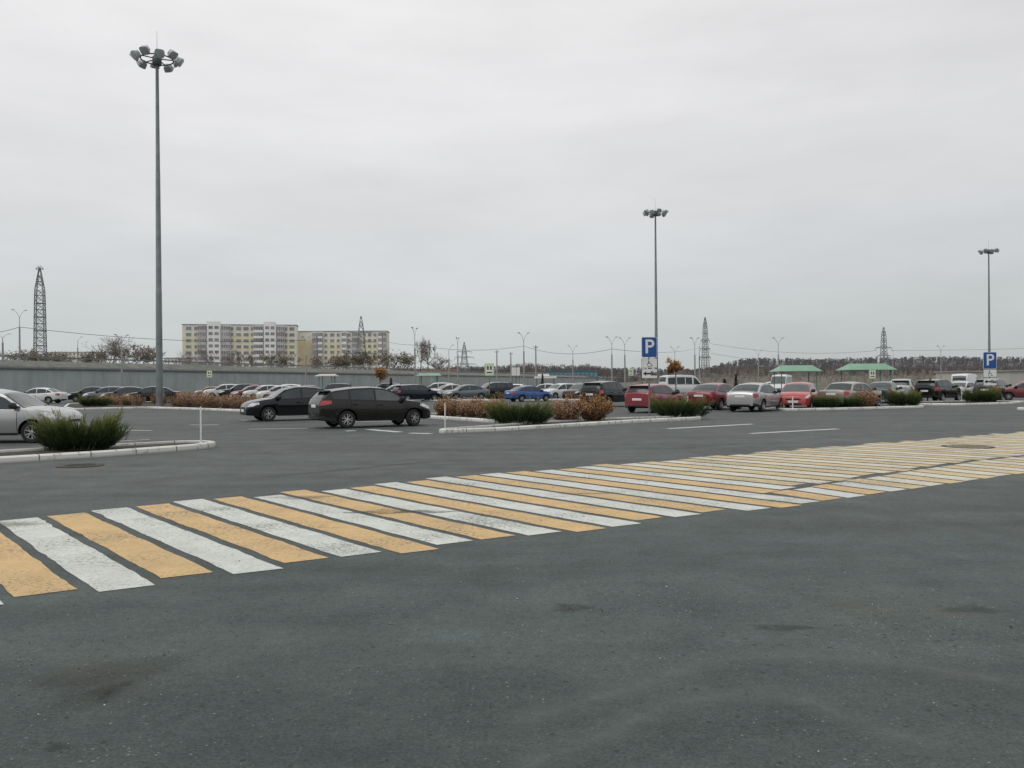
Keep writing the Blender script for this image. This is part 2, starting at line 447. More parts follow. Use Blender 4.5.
# retaining wall
def wallmat():
    m, nt, b = new_mat('retaining_wall_concrete')
    v = objvec(nt)
    br = N(nt, 'ShaderNodeTexBrick'); br.offset = 0.0
    br.inputs['Scale'].default_value = 1.0; br.inputs['Brick Width'].default_value = 3.0; br.inputs['Row Height'].default_value = 8.0; br.inputs['Mortar Size'].default_value = 0.025
    mp = N(nt, 'ShaderNodeMapping'); mp.inputs['Rotation'].default_value = (R(90), 0, 0); nt.links.new(v, mp.inputs['Vector'])
    nt.links.new(mp.outputs[0], br.inputs['Vector'])
    br.inputs['Color1'].default_value = (0.335, 0.37, 0.37, 1); br.inputs['Color2'].default_value = (0.36, 0.39, 0.392, 1); br.inputs['Mortar'].default_value = (0.29, 0.31, 0.315, 1)
    c = mixc(nt, 1.0, br.outputs['Color'], ramp(nt, noise(nt, v, 0.35, 6), [(0.3, 0.88), (0.7, 1.1)]), 'MULTIPLY')
    mp2 = N(nt, 'ShaderNodeMapping'); mp2.inputs['Scale'].default_value = (1.2, 1.2, 0.08); nt.links.new(v, mp2.inputs['Vector'])
    c = mixc(nt, 1.0, c, ramp(nt, noise(nt, mp2.outputs[0], 1.0, 5), [(0.35, 0.9), (0.65, 1.08)]), 'MULTIPLY')
    nt.links.new(c, b.inputs['Base Color']); b.inputs['Roughness'].default_value = 0.9
    return m
wl = empty('retaining_wall', (WP.x, WP.y, 0), math.atan2(WD.y, WD.x), 'long grey concrete retaining wall along the left edge of the car park', 'wall')
mb = MB(); mb.box((190, 0, 1.8), (540, 0.5, 3.66)); mb.build('wall_panel', wallmat(), wl)
mb = MB(); mb.box((190, -0.06, 3.735), (540, 0.8, 0.18)); mb.build('coping', mk('wall_coping', (0.13, 0.14, 0.145), 0.9), wl)
mb = MB(); mb.box((190, 0.06, 3.93), (540, 0.5, 0.2)); mb.build('parapet', mk('parapet', (0.26, 0.28, 0.27), 0.9), wl)
# guard rail on the embankment
gr = empty('guard_rail', (WP.x, WP.y, 0), math.atan2(WD.y, WD.x), 'low steel guard rail on the embankment above the grey wall', 'guard rail')
mb = MB(); mb.box((190, 6.0, 5.45), (540, 0.06, 0.22)); mb.build('rail', M['galv'], gr)
for k in range(45):
    if k == 0:
        mb = MB(); mb.box((0, 6.08, 5.0), (0.10, 0.1, 1.1)); p0 = mb.build('post', M['galv'], gr); p0.location.x = -75
    else:
        p = p0.copy(); COL.objects.link(p); p.parent = gr; p.location.x = -75 + 12 * k

# far wooded hills
def hill_z(x, y):
    r = sm(560, 900, y)
    return ground_z(x, y) - 0.6 + r * (8.4 + 1.8 * math.sin(x * 0.006 + 1.0) + 1.3 * math.sin(x * 0.017)) * sm(-230, -60, x)
# ------------------------------------------------------------------ road markings
def lerp2(a, b, t): return (a[0] + (b[0] - a[0]) * t, a[1] + (b[1] - a[1]) * t)
def Nn(i): return (-3.43 + 0.423 * i, 6.20 + 0.266 * i)
def Ff(i): return (-6.23 + 0.388 * i, 9.56 + 0.32 * i) if i <= 14 else (-0.80 + 0.415 * (i - 14), 14.04 + 0.28 * (i - 14))
def Ss(i): return (3.5 + 0.40 * (i - 17), 11.65 + 0.33 * (i - 17)) if i <= 30 else (8.7 + 0.415 * (i - 30), 15.94 + 0.28 * (i - 30))
def Pp(j): return (4.18 + 0.42 * j, 10.94 + 0.29 * j)
zebra = empty('zebra_crossing', (0, 9, 0), 0, 'long worn zebra crossing of white and yellow stripes painted across the asphalt', 'crosswalk')
zebra['kind'] = 'structure'
def wob(x, y): return 0.022 * math.sin(x * .9 + y * .5) + 0.006 * math.sin(x * 4.7 - y * 3.1)
def stripe(a0, a1, b0, b1, mat, name):
    mb = MB(); n = 36
    e0 = rnd.uniform(-0.03, 0.03); e1 = rnd.uniform(-0.04, 0.04)
    prev = None
    for k in range(n + 1):
        t = k / n; tt = t * (1 + e1 - e0) + e0
        row = []
        for (p, q) in ((a0, b0), (a1, b1)):
            x, y = lerp2(p, q, tt); w = wob(x, y)
            row.append(mb.vert((x + w * 0.75 + rnd.gauss(0, .0045), y - 9 + w * 0.6 + rnd.gauss(0, .0045), 0.004)))
        if prev: mb.face((prev[0], prev[1], row[1], row[0]))
        prev = row
    return mb.build(name, mat, zebra)
for i in range(-3, 53):
    yel = i % 2 == 0
    near = Nn if i <= 17 else Ss
    off = -0.72 if i > 17 else 0.0
    a0, a1, b0, b1 = near(i - .4 + off), near(i + .4 + off), Ff(i - .4), Ff(i + .4)
    m = (M['stripe_yellow'] if yel else M['stripe_white']) if i < 20 else (M['stripe_faded_y'] if yel else M['stripe_faded'])
    if i > 17:
        a0 = lerp2(a0, b0, 0.02); a1 = lerp2(a1, b1, 0.02)
    stripe(a0, a1, b0, b1, m, 'yellow_stripe' if yel else 'white_stripe')
for j in range(0, 34):
    yel = j % 2 == 0
    a0, a1, b0, b1 = Pp(j - .42), Pp(j + .42), Ss(17.55 + j - .42), Ss(17.55 + j + .42)
    b0 = lerp2(a0, b0, 0.95); b1 = lerp2(a1, b1, 0.95)
    m = (M['stripe_yellow'] if yel else M['stripe_white']) if j < 4 else (M['stripe_faded_y'] if yel else M['stripe_faded'])
    stripe(a0, a1, b0, b1, m, 'yellow_stripe' if yel else 'white_stripe')

def line(a, b, w=0.14, name='road_line', mat=None, z=0.004):
    a, b = Vector(a), Vector(b); d = (b - a).normalized(); n = Vector((-d.y, d.x)) * w / 2
    mb = MB(); seg = 6; prev = None
    for k in range(seg + 1):
        p = a.lerp(b, k / seg); ww = n * rnd.uniform(0.85, 1.1)
        r = [mb.vert((*(p - ww), z)), mb.vert((*(p + ww), z))]
        if prev: mb.face((prev[0], r[0], r[1], prev[1]))
        prev = r
    return tag(mb.build(name, mat or M['line_white'], None), kind='structure')
line((5.16, 27.8), (8.69, 30.4), 0.28); line((7.05, 24.9), (10.47, 27.0), 0.26)
line((-13.9, 29.2), (-12.4, 28.9), 0.22); line((-12.6, 32.8), (-11.4, 32.6), 0.22); line((-11.2, 23.2), (-10.4, 24.1), 0.14)
line((-5.5, 27.7), (-5.2, 27.9), 0.3); line((-4.9, 28.6), (-3.6, 26.9), 0.35); line((-3.2, 26.3), (-2.5, 25.9), 0.3)
line((-5.6, 30.9), (-3.0, 31.3), 0.16); line((-9.2, 29.3), (-7.2, 29.6), 0.16); line((-6.6, 34.6), (-3.8, 35.2), 0.2); line((-12.0, 37.0), (-10.6, 35.9), 0.16)
for k in range(7):                       # bay lines between the parked cars
    x0, y0 = 8.6 + 2.6 * k, 41.6 + 1.2 * k
    line((x0 - 1.2, y0 + 0.6), (x0 + 1.6, y0 + 5.4), 0.12)

def ribbon(pts, w, mat, name, z=0.004):
    P = [Vector(gp(*p)) for p in pts]
    out = []
    for i in range(len(P) - 1):
        p0, p1, p2, p3 = P[max(i - 1, 0)], P[i], P[i + 1], P[min(i + 2, len(P) - 1)]
        for k in range(6):
            t = k / 6
            out.append(0.5 * ((2 * p1) + (p2 - p0) * t + (2 * p0 - 5 * p1 + 4 * p2 - p3) * t * t + (3 * p1 - p0 - 3 * p2 + p3) * t ** 3))
    out.append(P[-1])
    mb = MB(); prev = None
    for i, p in enumerate(out):
        d = (out[min(i + 1, len(out) - 1)] - out[max(i - 1, 0)]).normalized(); n = Vector((-d.y, d.x)) * w / 2
        e_ = sm(0, 7, min(i, len(out) - 1 - i)); r = [mb.vert((*(p - n), z), 0), mb.vert((*p, z), e_), mb.vert((*(p + n), z), 0)]
        if prev:
            mb.face((prev[0], r[0], r[1], prev[1])); mb.face((prev[1], r[1], r[2], prev[2]))
        prev = r
    return tag(mb.build(name, mat, None, shade=True), kind='structure')
def softmark(name, col, strength):
    m, nt, b = new_mat(name)
    v = N(nt, 'ShaderNodeNewGeometry').outputs['Position']
    b.inputs['Base Color'].default_value = (*col, 1); b.inputs['Roughness'].default_value = 0.9
    a = N(nt, 'ShaderNodeAttribute', attribute_name='shade')
    f = ramp(nt, noise(nt, v, 5, 8, 0.8), [(0.32, 0.25), (0.66, 1.0)])
    mu = N(nt, 'ShaderNodeMath', operation='MULTIPLY'); nt.links.new(a.outputs['Fac'], mu.inputs[0]); nt.links.new(f, mu.inputs[1])
    mu2 = N(nt, 'ShaderNodeMath', operation='MULTIPLY'); nt.links.new(mu.outputs[0], mu2.inputs[0]); mu2.inputs[1].default_value = strength
    nt.links.new(mu2.outputs[0], b.inputs['Alpha'])
    return m
M['chalk'] = softmark('pale_tyre_dust', (0.17, 0.195, 0.185), 0.55)
M['stain'] = softmark('dark_oil_stain', (0.03, 0.034, 0.032), 0.42)
M['dust'] = softmark('brown_dust', (0.07, 0.064, 0.05), 0.38)
M['grime'] = softmark('grey_grime', (0.12, 0.12, 0.105), 0.5)
ribbon([(490, 730), (522, 720), (612, 695), (702, 665), (772, 657), (837, 659), (912, 667), (992, 680), (1060, 705)], 0.34, M['chalk'], 'tyre_dust_line')
ribbon([(470, 790), (532, 765), (612, 732), (677, 705), (747, 695), (802, 700), (862, 725), (937, 745), (1060, 755)], 0.34, M['chalk'], 'tyre_dust_line')
ribbon([(250, 478), (300, 474), (345, 470), (420, 463), (520, 458)], 0.30, M['stain'], 'tyre_streak')
ribbon([(630, 452), (700, 447), (740, 444), (800, 441)], 0.25, M['stain'], 'tyre_streak')
ribbon([(719, 499), (764, 493.6), (800, 487.8), (891, 472), (967, 461), (1040, 453)], 0.05, M['stain'], 'asphalt_joint', 0.0085)
def blob(px, py, rx, ry, name='oil_stain', mat='stain', z=0.004):
    cx, cy = gp(px, py); mb = MB(); c = mb.vert((cx, cy, z), 1.0); n = 20; ids = []; mid = []
    ph = rnd.uniform(0, 6)
    for k in range(n):
        a = 2 * PI * k / n; q = 1 + 0.22 * math.sin(3 * a + ph) + 0.12 * math.sin(5 * a + 2 * ph)
        mid.append(mb.vert((cx + rx * .55 * q * math.cos(a), cy + ry * .55 * q * math.sin(a), z), 0.85))
        ids.append(mb.vert((cx + rx * q * math.cos(a), cy + ry * q * math.sin(a), z), 0.0))
    for k in range(n):
        l = (k + 1) % n
        mb.face((c, mid[k], mid[l])); mb.face((mid[k], ids[k], ids[l], mid[l]))
    tag(mb.build(name, M[mat], None, shade=True), kind='structure')
blob(571, 608, .16, .14); blob(58, 748, .07, .05); blob(107, 692, .10, .16); blob(972, 610, .22, .12); blob(782, 628, .25, .08); blob(400, 512, .7, .18); blob(105, 680, .35, .45, 'dusty_stain', 'dust')
blob(590, 494, .5, .10, z=0.0085, mat='grime'); blob(10, 525, .4, .22, z=0.0085, mat='grime'); blob(300, 498, .5, .22, z=0.0085, mat='grime')

def manhole(px, py, r, label, lid=(0.085, 0.08, 0.07)):
    x, y = gp(px, py)
    t = empty('manhole_cover', (x, y, 0.005), 0.3, label, 'manhole cover')
    mb = MB(); mb.lathe([(r + .09, 0.0), (r + .09, 0.009), (r + .005, 0.009), (r + .005, 0.0)], 32, 'Z'); mb.build('frame', mk('manhole_frame', (0.075, 0.065, 0.052), 0.9), t)
    mb = MB(); mb.lathe([(r, 0.0), (r, 0.012), (r * .9, 0.014), (r * .1, 0.014)], 32, 'Z')
    for k in range(-4, 5):
        hw = math.sqrt(max(0.01, (r * .85) ** 2 - (k * r * .18) ** 2)); mb.box((0, k * r * .18, 0.016), (hw * 2, r * .06, 0.006))
    mb.build('lid', mk('cast_iron', lid, 0.8, 0.1, var=.35, scale=12), t)
manhole(80, 466, 0.33, 'round rusty manhole cover in the asphalt before the left kerbed island')
manhole(968, 447, 0.46, 'round dark manhole cover set into the faded end of the zebra crossing', (0.26, 0.235, 0.175))

# loose grit lying on the near asphalt
r_ = random.Random(77); mb = MB()
cl_ = [(r_.uniform(-3.5, 4.2), r_.uniform(2.9, 7.5), r_.uniform(.25, .8)) for _ in range(16)]
for k in range(1500):
    if r_.random() < .7:
        a_, b_, s_ = r_.choice(cl_); x, y = r_.gauss(a_, s_), r_.gauss(b_, s_)
    else: x, y = r_.uniform(-6, 8), r_.uniform(2.6, 9)
    q = r_.uniform(.0022, .0055) * (1.8 if r_.random() < .04 else 1); sh = r_.random()
    P_ = [(x + q * r_.uniform(.7, 1.4), y, q * .4), (x, y + q * r_.uniform(.7, 1.4), q * .4), (x - q, y, q * .4), (x, y - q, q * .4), (x, y, q * r_.uniform(.9, 1.4))]
    i_ = [mb.vert(p, sh) for p in P_]
    for e_ in range(4): mb.face((i_[e_], i_[(e_ + 1) % 4], i_[4]))
tag(mb.build('gravel', leafmat('grit', [(0.0, (0.03, 0.03, 0.03)), (0.35, (0.10, 0.105, 0.10)), (0.75, (0.25, 0.25, 0.24)), (1.0, (0.5, 0.5, 0.48))]), None, shade=True), 'loose pale grit scattered on the asphalt nearest the camera', None, None, 'stuff')

# ------------------------------------------------------------------ kerbed islands
def inset(poly, d):
    n = len(poly); out = []
    for i in range(n):
        p0, p1, p2 = Vector(poly[i - 1]), Vector(poly[i]), Vector(poly[(i + 1) % n])
        e1, e2 = (p1 - p0).normalized(), (p2 - p1).normalized()
        n1, n2 = Vector((-e1.y, e1.x)), Vector((-e2.y, e2.x))
        b = (n1 + n2); b = b / max(0.5, b.length_squared / 2)
        out.append(tuple(p1 + b * d))
    return out
def island(poly, soil='soil', h=0.14):
    # smooth the outline, orient it counter-clockwise
    a = sum(poly[i][0] * poly[(i + 1) % len(poly)][1] - poly[(i + 1) % len(poly)][0] * poly[i][1] for i in range(len(poly)))
    if a < 0: poly = poly[::-1]
    pts = []
    for i in range(len(poly)):
        p0, p1, p2 = Vector(poly[i - 1]), Vector(poly[i]), Vector(poly[(i + 1) % len(poly)])
        q0 = p1 + (p0 - p1).normalized() * min(0.5, (p0 - p1).length * .35); q2 = p1 + (p2 - p1).normalized() * min(0.5, (p2 - p1).length * .35)
        for t in (0, .33, .67, 1): pts.append(tuple((1 - t) ** 2 * q0 + 2 * t * (1 - t) * p1 + t * t * q2))
    o2 = inset(pts, 0.03); i1 = inset(pts, 0.17)
    mb = MB(); rows = []
    dense = []
    for i in range(len(pts)):
        a_, b_ = Vector(pts[i]), Vector(pts[(i + 1) % len(pts)]); m_ = max(1, int((b_ - a_).length / .5)); dense.append([(i, k / m_) for k in range(m_)])
    def dn(ring): return [tuple(Vector(ring[i]).lerp(Vector(ring[(i + 1) % len(ring)]), t)) for row in dense for (i, t) in row]
    i1s = i1; pts, o2, i1 = dn(pts), dn(o2), dn(i1); n = len(pts)
    cum = [0.0]
    for k in range(n - 1): cum.append(cum[-1] + (Vector(pts[k + 1]) - Vector(pts[k])).length)
    for ring, z in ((pts, -0.02), (pts, h - 0.03), (o2, h), (i1, h), (i1, h - 0.08)):
        rows.append([mb.vert((p[0], p[1], z), cum[k_]) for k_, p in enumerate(ring)])
    for r in range(4):
        for k in range(n): mb.face((rows[r][k], rows[r][(k + 1) % n], rows[r + 1][(k + 1) % n], rows[r + 1][k]))
    k = mb.build('kerb', M['kerb'], None, smooth=25, shade=True); tag(k, kind='structure')
    mb = MB(); mb.face([mb.vert((p[0], p[1], h - 0.05)) for p in i1s]); tag(mb.build('planting_bed', M[soil], None), kind='structure')
island([(-15.0, 11.8), (-10.27, 16.84), (-8.9, 18.12), (-7.5, 20.1), (-7.35, 21.0), (-7.9, 21.6), (-8.6, 21.5), (-10.3, 19.8), (-12.2, 18.0), (-17.5, 12.5)])
island([(-28.0, 53.4), (-26.3, 55.0), (-24.4, 56.4), (-19.8, 52.5), (-15.5, 48.0), (-11.1, 44.0), (-7.0, 40.2), (-5.6, 41.5), (-12, 50), (-20, 62), (-30, 74), (-38, 77), (-36, 68), (-31, 58)])
f3 = [gp(437, 434), gp(500, 431.8), gp(560, 428), gp(640, 423), gp(704, 420)]
island(f3 + [(f3[4][0] - .2, f3[4][1] + 1.3), (f3[3][0] - .5, f3[3][1] + 1.9), (f3[2][0] - .6, f3[2][1] + 2.2), (f3[1][0] - .4, f3[1][1] + 1.6), (f3[0][0] + .1, f3[0][1] + .8)])
island([(-4.4, 38.8), (-3.6, 37.0), (-1.9, 34.4), (-0.7, 32.4), (0.5, 31.9), (0.9, 33.5), (-0.3, 36.5), (-2.0, 39.5), (-3.6, 40.5)])
island([(14.1, 43.2), (17.9, 44.3), (22.9, 46.6), (23.2, 47.6), (22, 48.8), (17, 46.8), (13.9, 44.6)])
island([(23.9, 51.6), (27, 50.4), (31, 52.3), (34.3, 56), (32.5, 58), (27, 56.2), (24.2, 53.4)])
island([(25.6, 41.2), (30, 43), (29.5, 44.6), (25.3, 42.4)])
island([(-8, 73.5), (-1, 72.5), (-1, 74.5), (-8, 76.0)])
island([(-0.2, 73.0), (8.6, 71.2), (8.9, 73.0), (0, 75.5)], 'kerb')
island([(-56, 111), (-46, 118), (-30, 123), (-30, 125), (-47, 120.5), (-57, 113)])

# ------------------------------------------------------------------ plants
def needle(mb, p, d, ln, w, sh):
    d = d.normalized(); s = d.cross(Vector((rnd.uniform(-1, 1), rnd.uniform(-1, 1), rnd.uniform(-.6, 1))))
    if s.length < 1e-3: s = Vector((1, 0, 0))
    s = s.normalized() * w / 2
    a = mb.vert(p - s, sh); b = mb.vert(p + s, sh); c = mb.vert(p + d * ln, min(1, sh + .12)); mb.face((a, b, c))

def juniper_mesh(rx, ry, h, seed, branches=150, per=42):
    r = random.Random(seed); mb = MB(); st = MB()
    for b in range(branches):
        az = r.uniform(0, 2 * PI); reach = math.sqrt(r.uniform(0.03, 1.0))
        R_ = reach * r.uniform(.85, 1.12); top = h * (0.62 + 0.22 * reach) * r.uniform(.35, 1.05)
        if r.random() < .09: top = h * r.uniform(.9, 1.22) * (.6 + .4 * reach); R_ *= 1.14
        tip = Vector((math.cos(az) * rx * R_, math.sin(az) * ry * R_, top))
        base = Vector((math.cos(az) * rx * .62 * reach * r.uniform(.5, 1), math.sin(az) * ry * .62 * reach * r.uniform(.5, 1), -.03))
        mid = base.lerp(tip, .55) + Vector((0, 0, -h * .16 * reach + h * 0.05))
        if b < 40: st.tube([base, mid, tip.lerp(mid, .3)], [.018, .010, .004], 4, False)
        for k in range(int(per * 1.5)):
            t = r.uniform(.22, 1.0) ** .75
            p = (1 - t) ** 2 * base + 2 * t * (1 - t) * mid + t * t * tip
            d = (2 * (1 - t) * (mid - base) + 2 * t * (tip - mid)).normalized()
            sp = .55 * (1 - t * .5)
            d2 = d + Vector((r.uniform(-1, 1), r.uniform(-1, 1), r.uniform(-.7, 1))) * sp
            p = p + Vector((r.gauss(0, .05), r.gauss(0, .05), r.gauss(0, .035)))
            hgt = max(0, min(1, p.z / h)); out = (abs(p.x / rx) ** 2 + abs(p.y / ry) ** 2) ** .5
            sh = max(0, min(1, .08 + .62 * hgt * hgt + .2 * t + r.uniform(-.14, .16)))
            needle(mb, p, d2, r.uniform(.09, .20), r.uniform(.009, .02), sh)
    return mb, st
def juniper(x, y, rx, ry, h, seed, label, z=.09, br=150, per=42):
    t = empty('juniper_bush', (x, y, z), rnd.uniform(0, 6), label, 'shrub', 'juniper bushes on the kerbed islands')
    mb, st = juniper_mesh(rx, ry, h, seed, br, per)
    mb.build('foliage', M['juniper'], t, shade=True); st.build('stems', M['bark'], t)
    return t
rnd = random.Random(11)
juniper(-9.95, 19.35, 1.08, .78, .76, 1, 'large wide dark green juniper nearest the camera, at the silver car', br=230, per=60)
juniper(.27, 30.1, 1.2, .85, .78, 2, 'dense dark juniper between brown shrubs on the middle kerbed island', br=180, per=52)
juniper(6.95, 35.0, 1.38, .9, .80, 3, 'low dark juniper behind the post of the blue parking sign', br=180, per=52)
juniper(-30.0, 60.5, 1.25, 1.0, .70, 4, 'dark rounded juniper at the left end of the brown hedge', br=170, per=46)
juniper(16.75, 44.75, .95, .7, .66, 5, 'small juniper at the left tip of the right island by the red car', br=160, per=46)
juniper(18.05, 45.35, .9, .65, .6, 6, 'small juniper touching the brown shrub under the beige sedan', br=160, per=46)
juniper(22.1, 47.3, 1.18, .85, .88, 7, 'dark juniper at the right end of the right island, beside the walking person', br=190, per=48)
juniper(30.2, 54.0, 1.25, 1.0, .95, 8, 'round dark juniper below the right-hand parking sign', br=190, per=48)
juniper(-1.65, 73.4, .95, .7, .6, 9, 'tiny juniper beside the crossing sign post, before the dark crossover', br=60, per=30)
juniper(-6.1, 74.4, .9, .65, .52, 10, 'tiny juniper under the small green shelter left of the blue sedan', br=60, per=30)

def barberry_into(mb, st, cx, cy, rx, ry, h, r, twigs=60, leaves=26, z=0.0, lo=0):
    for b in range(twigs):
        az = r.uniform(0, 2 * PI); q = math.sqrt(r.random())
        tip = Vector((cx + math.cos(az) * rx * q, cy + math.sin(az) * ry * q, z + h * (1.02 - .45 * q * q) * r.uniform(.72, 1.12)))
        base = Vector((cx + math.cos(az) * rx * .3 * q, cy + math.sin(az) * ry * .3 * q, z))
        st.tube([base, base.lerp(tip, .6) + Vector((r.gauss(0, .03), r.gauss(0, .03), .02)), tip], [.010, .006, .003], 3, False)
        for k in range(leaves):
            t = r.uniform(.08, 1.0)
            p = base.lerp(tip, t) + Vector((r.gauss(0, .055), r.gauss(0, .055), r.gauss(0, .04)))
            d = Vector((r.uniform(-1, 1), r.uniform(-1, 1), r.uniform(-.3, 1)))
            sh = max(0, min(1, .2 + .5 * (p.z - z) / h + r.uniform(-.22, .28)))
            ln = r.uniform(.045, .10); d.normalize(); s = d.cross(Vector((r.uniform(-1, 1), r.uniform(-1, 1), r.uniform(-1, 1)))).normalized() * ln * .32
            m = p + d * ln * .5
            i = [mb.vert(p, sh), mb.vert(m - s, sh), mb.vert(p + d * ln, sh), mb.vert(m + s, sh)]; mb.face(i)
def barberry(x, y, rx, ry, h, seed, label, mat='barberry', twigs=70, leaves=30, z=.09):
    r = random.Random(seed); t = empty('barberry_shrub', (x, y, z), 0, label, 'shrub', 'brown barberry shrubs on the islands')
    mb, st = MB(), MB(); barberry_into(mb, st, 0, 0, rx, ry, h, r, twigs, leaves)
    mb.build('foliage', M[mat], t, shade=True); st.build('stems', M['bark'], t)
def hedge(path, w, h, seed, label, twigs=34, leaves=22, step=.7, mat='barberry'):
    r = random.Random(seed); ox, oy = path[0]
    t = empty('barberry_hedge', (ox, oy, .09), 0, label, 'hedge'); mb, st = MB(), MB()
    for i in range(len(path) - 1):
        a, b = Vector(path[i]), Vector(path[i + 1]); n = max(1, int((b - a).length / step))
        for k in range(n):
            p = a.lerp(b, (k + r.random()) / n) - Vector((ox, oy))
            barberry_into(mb, st, p.x + r.gauss(0, .1), p.y + r.gauss(0, .12), w * r.uniform(.8, 1.15), w * r.uniform(.8, 1.15), h * r.uniform(.8, 1.15), r, twigs, leaves)
    st.tube([(a - ox, b - oy, .01) for a, b in path], .03, 5)
    mb.build('foliage', M[mat], t, shade=True); st.build('stems', M['bark'], t)
hedge([(-32.2, 66.0), (-29.2, 63.5), (-27.5, 61.5)], .75, .85, 21, 'short clump of brown hedge before the row of dark cars, left of the near mast')
hedge([(-23.5, 58.2), (-19.3, 53.8), (-15.0, 49.2), (-10.5, 45.2)], .72, .98, 22, 'long brown barberry hedge running right from the near mast to the black sedan', 40, 24)
hedge([(-3.7, 39.3), (-2.6, 37.6), (-1.4, 35.6), (-0.5, 34.0)], .55, .85, 23, 'brown barberry hedge between the front of the dark estate car and the juniper', 50, 26, .55)
hedge([(-55, 106), (-49, 112), (-44, 116)], .9, .8, 25, 'faint brown hedge far left at the foot of the grey wall', 20, 12, 1.0)
barberry(-24.6, 58.6, .62, .6, .98, 31, 'round yellow-brown shrub at the foot of the near floodlight mast', 'rusty', 90, 30)
barberry(2.05, 32.0, .95, .7, .86, 32, 'thin pinkish brown shrub touching the right side of the middle juniper', 'barberry', 110, 28)
barberry(3.1, 32.4, .92, .75, 1.02, 33, 'tall rust-orange shrub before the black crossover with its rear lamp lit red', 'rusty', 130, 34)
barberry(19.25, 45.7, .9, .75, .98, 34, 'tan shrub before the rear wheel of the beige sedan', 'barberry', 110, 30)
barberry(-1.05, 73.2, .6, .5, .7, 35, 'tiny brown shrub to the right of the crossing sign post', 'barberry', 40, 20)
barberry(5.15, 72.9, .68, .55, .66, 36, 'tiny tan shrub before the white hatchback and black sedan', 'rusty', 50, 22)
barberry(31.6, 55.2, .5, .5, 1.15, 37, 'small brown shrub behind the juniper at the right-hand sign', 'rusty', 50, 22)
